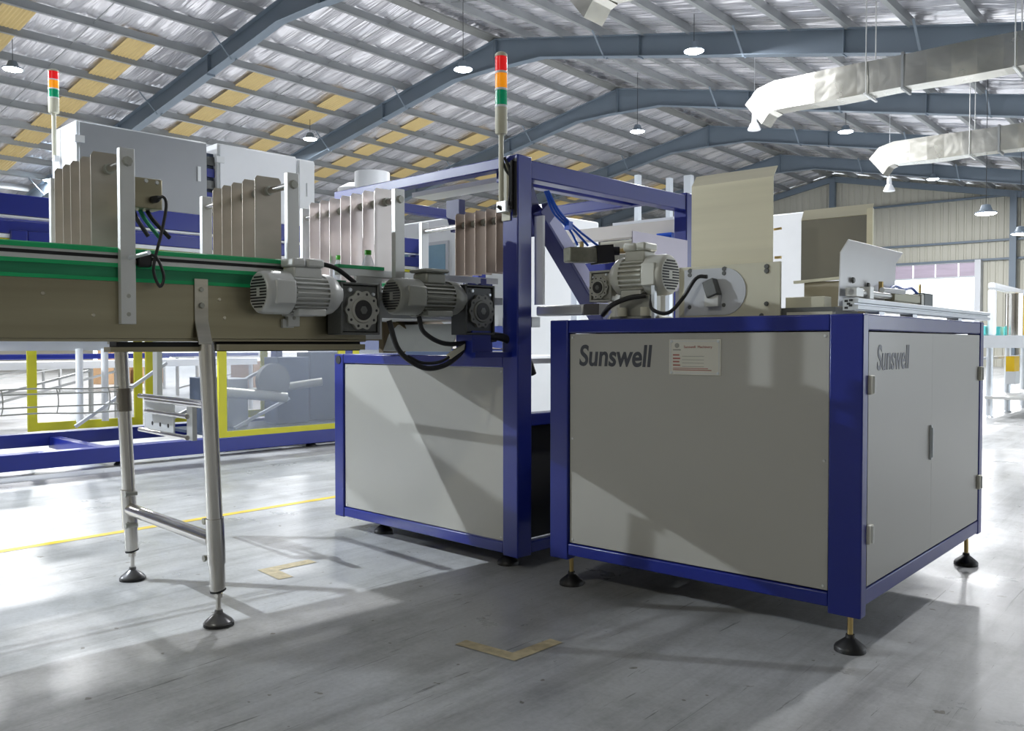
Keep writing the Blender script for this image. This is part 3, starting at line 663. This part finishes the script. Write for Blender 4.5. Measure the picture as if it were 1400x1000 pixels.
MB().cyl((.18, .56, 1.57), (.23, .60, 1.57), .014, 12).cyl((.08, .38, 1.57), (.08, .38, 1.61), .011, 10).build('brass_fitting', M_BRASS, cy)
for q in range(3):
    MB().tube([(.03 + .01 * q, .16, 1.84), (.05 + .012 * q, .20 + .01 * q, 1.74), (.07 + .012 * q, .30 + .02 * q, 1.66), (.08 + .025 * q, .35 + .05 * q, 1.59)], .006, 8).build('air_hose', M_BLUETUBE, A)
MB().box(.06, .09, .27, .30, 1.66, 1.70).build('hose_clip', M_BLUETUBE, A)
mp_ = MB().box(-.100, -.045, -.006, .0, 1.69, 1.965).build('tower_mount_plate', M_BEIGE, A)
MB().tube([(-.085, -.05, 1.755), (-.06, -.03, 1.735), (-.042, -.015, 1.78), (-.04, -.012, 1.92), (-.075, -.012, 1.99)], .007, 8).tube([(-.04, -.012, 1.90), (-.065, -.014, 1.93), (-.09, -.014, 1.985)], .006, 8).tube([(-.03, -.010, 1.74), (-.028, -.010, 1.97)], .008, 8).build('tower_cable', M_BLACK, mp_)
MB().box(-.03, -.005, -.002, .0, 1.70, 1.98).build('cable_duct', M_DARK, mp_)
# blue stand for the second motor and sheet work under it
MB().box(-.22, -.04, -.24, .02, 1.035, 1.06).box(-.17, -.06, -.24, -.12, 1.06, 1.16).build('motor_stand', M_BLUE, A)
MB().box(-.40, -.27, .02, .10, 1.03, 1.425).build('bearing_post', M_BLUE, A)
bb = MB()
for x in (-.375, -.295): screw(bb, (x, .02, 1.405), '-y', .010, .008)
bb.build('bolts', M_ALUBR, A)
gp = [(-.98 + .60 * q / 10, 1.27 - .20 * math.sin(PI / 2 * q / 10)) for q in range(11)]
MB().sheet(gp, 'y', -.03, .30, .004).build('curved_guard', M_BROWN, A)
MB().box(-1.02, -.98, -.04, .30, 1.05, 1.28).build('guard_end', M_BROWN, A)
MB().sheet([(-.10, 1.06), (-.06, 1.15), (.00, 1.20)], 'x', -.90, -.36, .004).build('white_apron', pm('white_satin_sheet', (.62, .63, .62), .35, .3), A)
MB().box(-.80, -.45, -.03, .0, 1.042, 1.062).build('pale_blue_rail', pm('pale_blue_bar', (.30, .42, .72), .4), A)
MB().box(-.20, .0, .10, .16, 1.18, 1.23).build('cross_shaft', M_ALU, A)
MB().box(-.16, -.09, .06, .12, 1.03, 1.12).build('beige_block', M_BEIGE, A)
levelling_foot(A, -.16, .10, .085); levelling_foot(A, -1.19, .12, .085); levelling_foot(A, -.05, AB - .06, .085); levelling_foot(A, AL + .06, AB - .06, .085)

def tower(loc, deg, label, stem=.34, r=.029):
    t = thing('signal_tower', loc, deg, label, 'signal light', 'stack lights')
    MB().cyl((0, 0, 0), (0, 0, stem), r * .42, 14).build('pole', M_BEIGE, t)
    MB().box(-.02, .04, -.012, .03, -.03, .02).build('mounting_clamp', M_ALU, t)
    z = stem
    MB().loft([((0, 0, z), r * .9), ((0, 0, z + .01), r), ((0, 0, z + .13), r)], 24).build('base_tube', M_BEIGE, t); z += .13
    for nm, mt in (('green_lens', M_LENS_G), ('amber_lens', M_LENS_O), ('red_lens', M_LENS_R)):
        l = MB().loft([((0, 0, z + .006), r * .98), ((0, 0, z + .075), r * .98)], 24).build(nm, mt, t)
        MB().loft([((0, 0, z - .004), r * 1.04), ((0, 0, z + .006), r * 1.04)], 24).build('ring', M_WHITE, l); z += .080
    MB().loft([((0, 0, z - .004), r * 1.04), ((0, 0, z + .008), r * 1.0), ((0, 0, z + .016), r * .7)], 24).build('top_cap', M_BEIGE, t)
    return t
AF = Matrix.Translation((-2.645, 3.186, 0)) @ Matrix.Rotation(math.radians(-3.75), 4, 'Z')
def aw(x, y, z): return tuple(AF @ Vector((x, y, z)))
tower(aw(-.080, -.03, 1.758), -3.75, 'red, amber and green signal tower on the tall blue column')

# ================================================================== INFEED CONVEYOR (left)
V = thing('conveyor', (-3.051, 1.846, 0), -6.47, 'stainless bottle conveyor with green guide rails running in from the left', 'conveyor')
VF = Matrix.Translation((-3.051, 1.846, 0)) @ Matrix.Rotation(math.radians(-6.47), 4, 'Z')
def vw(x, y, z): return tuple(VF @ Vector((x, y, z)))
Y0, Y1 = -3.2, .67
sp = MB().box(.020, .030, Y0, Y1, 1.118, 1.322).box(-.02, .030, Y0, Y1, 1.108, 1.118).build('side_plate', M_STEEL_H, V, bevel=.002)
MB().box(-.87, -.86, Y0, 1.5, 1.118, 1.322).build('side_plate', M_STEEL_H, V)
MB().box(-.855, .015, Y0, 1.5, 1.295, 1.330).build('chain_belt', M_BELT, V)
MB().box(-.80, -.02, Y0, .60, 1.118, 1.13).build('bottom_tray', M_STEEL, V)
for xo, ye, sgn in ((.0, .275, 1), (-.86, 1.4, -1)):
    MB().box(xo, xo + .030, Y0, ye + .30 * (sgn > 0), 1.322, 1.335).build('green_wear_strip', M_GREEN, V)
    MB().box(xo + .004, xo + .022, Y0, ye + .30 * (sgn > 0), 1.335, 1.372).build('guide_band', M_GREEND, V)
    MB().box(xo, xo + .030, Y0, ye, 1.372, 1.386).build('green_wear_strip', M_GREEN, V)
    g = MB().box(xo, xo + .028, Y0, ye, 1.386, 1.426).build('guide_rail', M_ALU, V)
    MB().box(xo + .026, xo + .0295, Y0, ye, 1.402, 1.414).build('rail_slot', M_BLACKP, g)
    MB().prism([(xo - .002, 1.423), (xo + .034, 1.423), (xo + .034, 1.438), (xo + .028, 1.442), (xo + .004, 1.442), (xo - .002, 1.438)], 'y', Y0, ye).build('green_wear_strip', M_GREEN, V)
# the rail goes on behind the first motor into the gantry
MB().box(-.045, -.02, .56, 1.5, 1.40, 1.43).build('guide_rail', M_ALU, V)
MB().box(-.048, -.015, .56, .80, 1.43, 1.445).build('green_wear_strip', M_GREEN, V)
MB().box(-.055, -.035, .665, .80, 1.12, 1.42).build('end_plate', M_ALU, V)
MB().box(-.70, -.12, .70, 1.5, 1.22, 1.295).build('bed_frame', M_ALU, V)
MB().box(.0, .03, .0, .665, 1.074, 1.098).build('chain_return_guard', M_STEEL_H, V)
MB().box(-.03, -.01, .0, .665, 1.07, 1.118).build('return_channel', M_BLACKP, V)
MB().box(-.05, .02, -.38, -.06, 1.088, 1.107).build('return_shoe', M_BLACKP, V)
MB().box(-.05, .02, -.40, -.06, 1.070, 1.088).build('shoe_bar', M_STEEL_H, V)
hs = MB()
for y, z in ((-.46, 1.20), (.02, 1.20), (-.62, 1.27), (.0, 1.27)): screw(hs, (.030, y, z), 'x', .007, .003)
hs.build('plate_bolts', M_STEEL, sp)
# legs, sleeves, stretcher, feet
for x, mx in ((0.0, 1), (-.905, -1)):
    lg = MB().cyl((x, -.002, .14), (x + .035 * (mx > 0), -.055 if mx > 0 else -.042, 1.105), .030, 28).build('leg', M_TUBE, V)
    MB().loft([((x + .004 * (mx > 0), -.008, .245), .0345), ((x + .010 * (mx > 0), -.018, .425), .0345)], 28).build('sleeve', M_TUBE, lg)
    MB().cyl((x, -.001, .135), (x, -.0025, .142), .031, 24).build('end_ring', M_BLACK, lg)
    for z in (.262, .408):
        MB().loft([((x - mx * .036, -.044, z), .013), ((x - mx * .036, -.036, z), .013), ((x - mx * .036, -.0359, z), .010), ((x - mx * .036, .010, z), .010)], 10).build('clamp_bolt', M_GEAR_L, lg)
    levelling_foot(V, x, 0, .14, r=.056, mat=pm('grey_foot_plate', (.16, .16, .165), .3, .5), stem=M_TUBE, pad=M_BLACK)
MB().cyl((-.880, -.012, .333), (-.025, -.012, .333), .029, 28).build('stretcher', M_TUBE, V)
br = MB().sheet([(.031, 1.345), (.031, 1.190), (.066, 1.098)], 'y', -.100, -.048, .005).build('leg_bracket', M_STEEL, V)
b2 = MB(); screw(b2, (.037, -.074, 1.305), 'x', .010, .006); screw(b2, (.037, -.074, 1.245), 'x', .012, .008); b2.build('bracket_bolts', M_GEAR_L, br)
MB().sheet([(-.872, 1.30), (-.872, 1.190), (-.905, 1.098)], 'y', -.100, -.048, -.005).build('leg_bracket', M_STEEL, V)
MB().box(.03, .045, .26, .31, 1.165, 1.20).build('rail_foot', M_ALU, V)

# lane divider racks: a rod between two posts carrying stainless plates
def rack(y, xs, near=True, zlow=1.17, mat=M_PLATE, ztop=1.805, zb=1.385, far_x=-.76, near_x=.04, dk=False):
    rd = MB().cyl((far_x - .02, y, 1.745), (near_x + .015, y, 1.745), .0135, 14).build('divider_rod', M_TUBE if not dk else M_STEEL, V)
    if near:
        p = MB().box(.031, .060, y - .026, y + .026, zlow, 1.792).build('rack_post', M_ALU, rd, bevel=.002)
        m = MB(); screw(m, (.060, y, 1.745), 'x', .019, .012); m.build('post_nut', M_GEAR_L, rd)
        for z in (1.27, 1.205):
            if zlow < z: m = MB(); screw(m, (.060, y, z), 'x', .008, .003); m.build('post_bolt', M_GEAR_L, rd)
    MB().box(far_x - .015, far_x + .015, y - .024, y + .024, 1.33, 1.795).build('rack_post', M_ALU, rd, bevel=.002)
    pl0 = MB().prism([(-.060, zb), (.060, zb), (.060, ztop - .015), (.050, ztop), (-.050, ztop), (-.060, ztop - .015)], 'x', -.0015, .0015)
    first = None
    for x in xs:
        if first is None: first = pl0.build('divider_plate', mat, rd); first.location = (x, y, 0)
        else: share(first, 'divider_plate', rd, (x, y, 0))
    c0 = None
    for x in xs:
        if c0 is None: c0 = MB().cyl((-.004, 0, 0), (.022, 0, 0), .019, 14).build('clamp_collar', M_GEAR_L, rd, loc=(x, y, 1.745))
        else: share(c0, 'clamp_collar', rd, (x, y, 1.745))
rack(-.350, [-.566, -.461, -.367, -.259, -.137])
rack(.303, [-.553, -.461, -.368, -.265, -.153])
rack(.833, zlow=1.38, xs=[-.616, -.520, -.432, -.333, -.246, -.147, -.053], mat=pm('bright_divider_stainless', (.74, .69, .67), .34, .9, var=.05, vscale=4))
rack(1.60, [-.403, -.326, -.244, -.158, -.079, 0.0], near=False, mat=M_DPLATE, zb=1.47, near_x=.08)
cl = MB().cyl((.055, -.345, 1.405), (.185, -.325, 1.415), .0075, 12).build('clamp_rod', M_ALUBR, V)
MB().box(.032, .075, -.315, -.27, 1.375, 1.42).build('clamp_knob', M_BLACK, cl, bevel=.008)

t = thing('junction_box', vw(.0, -.269, 1.646), -6.47, 'small stainless sensor box with black plug fixed beside the first divider post', 'junction box')
bx = MB().box(-.06, .030, -.052, .054, -.055, .055).build('box', M_STEEL_H, t, bevel=.004)
m = MB(); screw(m, (.030, -.005, .044), 'x', .008, .004); screw(m, (.030, .034, .042), 'x', .008, .004); m.build('lid_screws', M_ALU, bx)
MB().loft([((.030, .018, -.022), .013), ((.055, .022, -.022), .013), ((.062, .03, -.018), .009)], 14).build('plug', M_BLACK, t)
MB().tube([(.055, .022, -.022), (.075, .040, -.015), (.078, .048, -.05), (.075, .030, -.15), (.075, .008, -.235), (.080, .000, -.29), (.085, .020, -.34), (.082, .035, -.30), (.078, .010, -.235), (.06, -.03, -.225)], .0055, 10).build('cable', M_BLACK, t)
for q in range(3):
    MB().tube([(-.03, -.03 + .025 * q, -.055), (-.02, -.02 + .03 * q, -.09), (-.02, .02 + .04 * q, -.15)], .008, 8).build('lead', M_BLACK if q != 1 else M_GREEND, t)

gear_motor('gear_motor', vw(.094, .128, 1.302), -6.47, 'light grey gear motor bolted to the conveyor side plate', side=1, body=pm('light_motor_casting', (.58, .59, .575), .38, .2, var=.04, bump=.06, bscale=120), R=.086, L=.350, gw_=.193)
gear_motor('gear_motor', vw(.155, .716, 1.306), -6.47, 'darker gear motor with round fan grille in front of the gantry', side=1, body=M_MOTOR_D, gear=pm('black_gearbox', (.055, .058, .058), .4, .4), flange=pm('dark_flange', (.12, .12, .11), .42, .4), R=.081, L=.385, gw_=.180, gz0=-.165, gz1=.066, tb_round=True)
t = thing('motor_cable', vw(.1, .6, 1.1), -6.47, 'pair of black motor cables looping below the gearboxes', 'cable')
MB().tube([(.04, .115, .10), (.05, .16, -.03), (.06, .28, -.105), (.06, .40, -.10), (.05, .50, -.05), (.05, .54, .0)], .012, 12).build('thick_cable', M_BLACK, t)
MB().tube([(.06, .20, -.055), (.06, .28, -.085), (.06, .38, -.082), (.06, .45, -.05)], .007, 10).build('thin_cable', M_BLACK, t)
MB().tube([(.06, .26, .12), (.06, .29, .05), (.05, .42, .0), (.05, .60, .01), (.06, .72, .02)], .011, 10).build('upper_cable', M_BLACK, t)
MB().tube([(.06, .68, .04), (.08, .78, .02), (.10, .88, -.06), (.10, .93, -.15)], .020, 12).build('sleeve_cable', M_BLACK, t)
MB().bar((.06, .43, -.06), (.05, .53, -.01), .02, .022).build('connector', M_BEIGE, t)
t = thing('motor_cable', vw(.05, .35, 1.40), -6.47, 'black cable arching from the light grey motor to its gearbox', 'cable')
MB().tube([(.0, .0, .02), (-.02, .08, .035), (-.02, .17, .02), (.02, .24, -.04)], .010, 10).build('cable_jacket', M_BLACK, t)

# bottles among the dividers
def bottle(x, y, label):
    t = thing('water_bottle', vw(x, y, 1.331), 0, label, 'bottle', 'water bottles on the conveyor')
    MB().loft([((0, 0, 0), .028), ((0, 0, .008), .031), ((0, 0, .06), .031), ((0, 0, .065), .029), ((0, 0, .07), .031), ((0, 0, .12), .031), ((0, 0, .155), .020), ((0, 0, .172), .013), ((0, 0, .178), .013)], 20).build('body', M_PET, t)
    MB().loft([((0, 0, .174), .0155), ((0, 0, .193), .0155), ((0, 0, .195), .0145)], 20).build('cap', M_CAP, t)
bottle(-.1, .770, 'clear water bottle with green cap in the nearest lane')
bottle(-.39, .800, 'clear water bottle with green cap deeper between the bright divider plates')

# small things under the conveyor
t = thing('cable_tray', vw(-.9, 0, 0), -6.47, 'steel wire tray strung along the conveyor legs', 'cable tray')
for z, a in ((.903, .004), (.882, .001), (.826, .001), (.795, .005)):
    MB().tube([(.01, -3.0 + .2 * q, z + a * math.sin(q * 2.1) - .012 * (z in (.903, .795)) * 0) for q in range(16)], .0035, 6, 4).build('wire', M_ALU, t)
for q in range(14):
    y = -2.9 + .215 * q; MB().tube([(.01, y, .90), (.03, y, .87), (.03, y, .83), (.01, y, .80)], .0028, 6, 3).build('cross_wire', M_ALU, t)
MB().loft([((0, -.030, .79), .0325), ((0, -.034, .895), .0325)], 20).build('leg_reflection_band', pm('leg_reflection', (.26, .235, .20), .35, .9), t)  # brownish sleeve standing in for a reflection on the leg
t = thing('roller_bracket', vw(-1.4, .4, 0), -6.47, 'small plated bracket with cross rods hanging behind the conveyor legs', 'bracket')
pz = MB().box(-.40, .01, -.004, .004, .615, .815).build('side_plate', M_CAB, t)
m = MB(); 
for x in (-.28, -.17, -.06): m.loft([((x, -.004, .655), .012), ((x, -.0055, .655), .012)], 10)
m.build('holes', M_DARK, pz)
MB().box(.20, .27, -.012, .012, .60, .80).build('upright_plate', M_ALU, t)
for z, x0, x1 in ((.805, -.40, .45), (.79, -.30, .45), (.725, -.30, .25), (.615, -.40, .25)): MB().cyl((x0, -.03, z), (x1, -.03, z), .013, 12).build('cross_rod', M_TUBE, t)
MB().box(-.33, -.27, .02, .05, .60, 1.115).build('hanger_post', M_ALU, t)
MB().box(-.33, .52, .02, .05, 1.085, 1.116).build('hanger_rail', M_ALU, t)

# ================================================================== FAR PACKING LINE (left background)
GF = Matrix.Translation((-7.793, 2.741, 0)) @ Matrix.Rotation(math.radians(-4.2), 4, 'Z')
def gw(x, y, z): return tuple(GF @ Vector((x, y, z)))
G = thing('packing_line', gw(0, 0, 0), -4.2, 'long blue framed packing line with yellow guard doors in the left background', 'packing machine')
MB().box(-.14, 0, -4, 4.5, .04, .178).build('base_beam', M_BLUE, G, bevel=.006)
MB().box(-1.60, -1.46, -4, 4.5, .075, .205).build('base_beam', M_BLUE, G, bevel=.006)
for y in (-2, .9, 3.6): MB().box(-1.5, -.1, y - .05, y + .05, .05, .16).build('cross_beam', M_BLUE, G)
for y in (-2.0, 1.0, 3.0, 4.2):
    for x in (-.07, -1.53): MB().loft([((x, y, 0), .06), ((x, y, .012), .06), ((x, y, .05), .025)], 16).build('levelling_foot', M_BLACK, G)
MB().box(-.12, 0, -4, 4.5, 2.165, 2.335).build('upper_beam', M_BLUE, G, bevel=.006)
MB().box(-.10, -.01, -4, 4.5, 2.145, 2.160).build('white_strip', M_WHITE, G)
MB().box(-.12, 0, -4, 4.5, 2.01, 2.115).build('upper_beam', M_BLUE, G, bevel=.006)
MB().box(-.10, -.01, -4, 4.5, 1.972, 2.005).build('white_strip', M_WHITE, G)
MB().box(-.12, -.02, -4, 4.5, 1.94, 1.968).build('yellow_strip', M_YELLOW, G)
MB().box(-1.6, -1.46, -4, 4.5, 2.165, 2.335).build('upper_beam', M_BLUE, G, bevel=.006)
for x in (-.11, -1.57):
    for y in (-2.0, 3.45, 4.45): MB().box(x, x + .10, y - .05, y + .05, .17, 2.17).build('post', M_BLUE, G)
def guard(x, y0, y1, z0, z1, w=.085, pane=True):
    d = MB().box(x, x + .03, y0, y0 + w, z0, z1).box(x, x + .03, y1 - w, y1, z0, z1).box(x, x + .03, y0 + w, y1 - w, z0, z0 + w).box(x, x + .03, y0 + w, y1 - w, z1 - w, z1).build('guard_door', M_YELLOW, G)
    if pane: MB().box(x + .010, x + .016, y0 + w, y1 - w, z0 + w, z1 - w).build('acrylic_pane', M_ACRYL, d)
guard(-.035, 1.918, 3.40, .15, 1.93); guard(-.035, 3.5, 4.4, .15, 1.93, pane=True)
guard(-1.5, .655, 1.79, .225, 1.93, pane=False); guard(-1.5, 1.83, 3.3, .225, 1.93, pane=True)
MB().box(-1.42, -1.38, -.9, 1.6, 1.03, 1.30).build('inner_panel', M_CAB, G)
# machinery inside the guard
for x, y0, y1, z0, z1, mt in ((-.6, 2.02, 2.30, .18, .75, M_SLATEB), (-.7, 2.95, 3.35, .2, .95, M_SLATEB), (-.9, 2.45, 2.70, .18, .72, M_CAB), (-.9, 3.5, 4.2, .2, 1.0, M_SLATEB)):
    MB().box(x - .25, x + .05, y0, y1, z0, z1).build('drive_unit', mt, G, bevel=.01)
MB().cyl((-.5, 2.2, .60), (-.3, 2.85, .52), .055, 16).cyl((-.75, 2.6, .56), (-.3, 3.3, .68), .045, 16).build('roller_drum', M_GEAR_L, G)
MB().cyl((-.45, 2.75, .70), (-.38, 2.75, .70), .19, 24).build('flywheel', M_GEAR, G)
for p, q in (((-.9, 1.7, .25), (-.9, 2.9, .8)), ((-.6, 2.4, .20), (-.5, 3.0, .5)), ((-.9, .9, .3), (-.9, 1.8, .9))): MB().bar(p, q, .04, .03).build('brace', M_CAB, G)
MB().box(-1.3, -.3, 2.0, 4.4, .16, .19).build('floor_pan', M_SLATEB, G)
for y in (1.1, 1.35): MB().cyl((-1.35, y, .3), (-1.35, y, 1.05), .035, 14).build('inner_leg', M_WHITE, G)
# electric cabinets on top of the far line
def ecab(y0, y1, z1, x0, label, door_mat, side_mat, hinge=True):
    t = thing('electric_cabinet', gw(0, 0, 2.336), -4.2, label, 'electric cabinet', 'electric cabinets on the far line')
    MB().box(x0, -.02, y0, y1, 0, z1).build('body', side_mat, t, bevel=.004)
    d = MB().box(-.02, .0, y0 + .02, y1 - .005, .0, z1 - .015).build('door', door_mat, t, bevel=.003)
    if hinge:
        for z in (.12, z1 - .16): MB().box(-.03, .012, y0 - .02, y0 + .06, z - .03, z + .03).build('hinge', M_WHITE, d)
    MB().box(.0, .012, y1 - .10, y1 - .07, z1 * .45, z1 * .65).build('latch', M_WHITE, d)
ecab(.632, 1.817, .70, -.62, 'pale grey electric cabinet with white side beside the far signal tower', pm('grey_cabinet_door', (.36, .375, .40), .4, var=.02), M_WHITE)
ecab(1.93, 2.80, .715, -.62, 'bright white electric cabinet on the far line, right of the grey one', pm('bright_white_door', (.86, .88, .92), .35, var=.01), M_WHITE)
ecab(2.815, 3.02, .70, -.62, 'narrow white cabinet end behind the divider plates', M_WHITE, M_WHITE, hinge=False)
t = thing('terminal_strip', gw(0, 0, 2.336), -4.2, 'dark strip of blue terminals between the two electric cabinets', 'terminals')
MB().box(-.4, -.10, 1.818, 1.93, 0, .62).build('back', M_SLATEB, t)
for q in range(5): MB().box(-.10, -.06, 1.83, 1.92, .04 + .115 * q, .12 + .115 * q).build('terminal_block', M_BLUE if q % 2 else M_GEAR, t)
tower(gw(-.42, .585, 2.76), -4.2, 'red, amber and green signal tower fixed to the far white cabinet', stem=.40, r=.045)
t = thing('blue_actuator', gw(.02, .18, 1.62), -4.2, 'blue actuator block with red button at the far left', 'actuator')
MB().box(-.1, 0, -.08, .05, .10, .42).box(-.1, 0, .05, .25, .30, .42).build('block', M_BLUE, t, bevel=.01)
MB().loft([((0, -.01, .20), .03), ((.03, -.01, .20), .03)], 14).build('knob', M_ALU, t); MB().loft([((0, .02, .13), .03), ((.02, .02, .13), .03)], 14).build('button', M_LENS_R, t)

# background goods and machines
def carton(x, y, z, sx, sy, sz, deg, label):
    t = thing('cardboard_box', (x, y, z), deg, label, 'box', 'cardboard boxes beyond the far line')
    MB().box(-sx / 2, sx / 2, -sy / 2, sy / 2, 0, sz).build('carton', M_CARD, t, bevel=.01)
    MB().box(-sx / 2 - .002, sx / 2 + .002, -.03, .03, sz - .12, sz + .002).build('tape', M_BEIGE, t)
carton(-23.8, 11.2, 0, .7, .7, .55, 10, 'large brown carton on the floor, left of the pair'); carton(-23.6, 12.05, 0, .7, .7, .55, 6, 'large brown carton on the floor, right of the pair')
carton(-23.75, 11.2, .554, .55, .5, .4, 12, 'small brown carton stacked on the left large one'); carton(-23.6, 12.12, .554, .5, .5, .42, 0, 'small brown carton stacked on the right large one')
carton(-15.2, 10.2, 0, .8, .9, .75, 0, 'brown carton seen through the guard beside the leg'); carton(-14.6, 11.5, 0, 1.0, 1.0, .62, 15, 'broad brown carton seen through the acrylic pane')
carton(-13.6, 12.4, 0, .8, .8, .5, -8, 'low brown carton farthest right behind the acrylic pane')
def rig(x, y, deg, w, d, h, label, mt=M_WHITE):
    t = thing('side_conveyor', (x, y, 0), deg, label, 'conveyor', 'background conveyors')
    MB().box(-w / 2, w / 2, -d / 2, d / 2, h - .10, h).build('bed', mt, t)
    for a in (-1, 1):
        for b in (-1, 0, 1):
            MB().cyl((a * (w / 2 - .05), b * (d / 2 - .1), 0), (a * (w / 2 - .05), b * (d / 2 - .1), h - .08), .035, 10).build('leg', M_ALU, t)
        MB().bar((a * (w / 2 - .05), -d / 2 + .1, .15), (a * (w / 2 - .05), 0, h - .15), .04, .03).build('brace', M_ALU, t)
        MB().box(a * w / 2 - .02, a * w / 2 + .02, -d / 2, d / 2, h + .05, h + .10).build('side_rail', M_BLUE, t)
rig(-13.0, 6.0, 5, .8, 5, .85, 'pale conveyor table behind the far line at left'); rig(-17, 12.5, 0, .9, 6, .9, 'pale conveyor table farther back behind the cartons')
rig(-21, 8.5, -4, 1.2, 5, .7, 'low white table in the far left aisle')
def wmachine(x, y, deg, w, d, h, label, win=None, stripe=True, extra=None):
    t = thing('white_machine', (x, y, 0), deg, label, 'machine', 'white machines in the background')
    MB().box(0, w, 0, d, .12, h).build('housing', M_WHITE, t, bevel=.02)
    MB().box(.02, w - .02, .02, d - .02, 0, .12).build('plinth', M_DARK, t)
    if stripe: MB().box(-.01, w + .01, -.012, .0, 1.02, 1.30).build('blue_band', pm('pale_band', (.12, .17, .62), .4), t)
    if win:
        for (a, b, c, e) in win:
            f = MB().box(a - .04, b + .04, -.03, .0, c - .04, e + .04).build('window_frame', M_CAB, t); MB().box(a, b, -.035, -.028, c, e).build('window_pane', M_WINDOW, f)
    return t
wm = wmachine(-10.4, 7.75, -4, 4.1, 1.6, 2.62, 'bright white machine with blue window behind the gantry', win=[(1.62, 2.35, 1.98, 2.36), (2.5, 3.05, 1.75, 2.3)])
MB().box(1.6, 1.92, -.05, -.03, 1.70, 1.93).build('perforated_panel', pm('lime_panel', (.62, .66, .25), .5), wm)
wmachine(-5.35, 12.0, -2, .95, 1.4, 2.95, 'narrow white machine between the two stainless guide sheets', win=None, stripe=False)
t = thing('exhaust_stack', (-9.6, 8.3, 2.62), 0, 'short round white exhaust stack above the white machine', 'exhaust')
MB().loft([((0, 0, 0), .27), ((0, 0, .55), .27), ((0, 0, .56), .25), ((0, 0, .93), .25)], 24).build('pipe', M_WHITE, t); MB().loft([((-.3, -.1, 0), .22), ((-.3, -.1, .72), .22), ((-.3, -.1, .80), .08)], 20).build('side_pipe', M_WHITE, t)

# bottle line at the right edge
t = thing('bottle_line', (-2.9, 15.6, 0), 0, 'stainless bottle line with white arch and yellow column at the right edge', 'bottling line')
for y in (-1.1, .2, 1.5):
    for x in (0, .7): MB().loft([((x, y, 0), .07), ((x, y, .03), .05), ((x, y, .031), .045), ((x, y, 1.05), .045)], 14).build('leg', M_ALUBR, t)
MB().box(-.1, .9, -1.5, 3.2, 1.04, 1.22).build('bed', M_ALUBR, t); MB().box(-.14, -.10, -1.5, 3.2, .86, .90).build('guide_rail', M_CAB, t); MB().box(-.04, .74, -1.2, 3, .28, .32).build('stretcher', M_ALU, t)
MB().box(.0, .10, -1.3, -1.16, 1.22, 1.90).box(.0, .10, -1.3, 3.2, 1.90, 2.0).build('arch', M_WHITE, t, bevel=.03)
MB().cyl((.25, -.75, 1.22), (.25, -.75, 1.85), .12, 20).build('steel_column', M_TUBE, t)
MB().box(.0, .16, .22, .62, 1.22, 1.89).build('yellow_column', M_ORANGEY, t, bevel=.03); MB().box(.0, .12, .05, .45, .66, .9).build('yellow_guard', M_ORANGEY, t); MB().box(.0, .14, .05, .4, .46, .66).build('white_guard', M_WHITE, t)
for q, nm in enumerate(('first', 'second', 'third', 'fourth')):
    b = thing('crate', (-2.92, 15.6 - 1.25 + .55 * q, 1.221), 0, nm + ' teal and white crate from the left on the bottle line', 'crate', 'teal crates on the bottle line')
    MB().box(-.07, .0, -.15, .15, 0, .15).build('crate_body', M_TEAL, b, bevel=.02); MB().box(-.075, -.07, -.14, .14, .06, .11).build('white_band', M_WHITE, b)

for o in bpy.data.objects:
    if o.parent and o.name.split('.')[0] in ('screws', 'bolts', 'plate_bolts', 'bracket_bolts', 'lid_screws', 'rivets', 'red_lines', 'grey_lines', 'border', 'holes', 'end_slots', 'sag_rod', 'pins', 'rim'):
        o['kind'] = 'stuff'
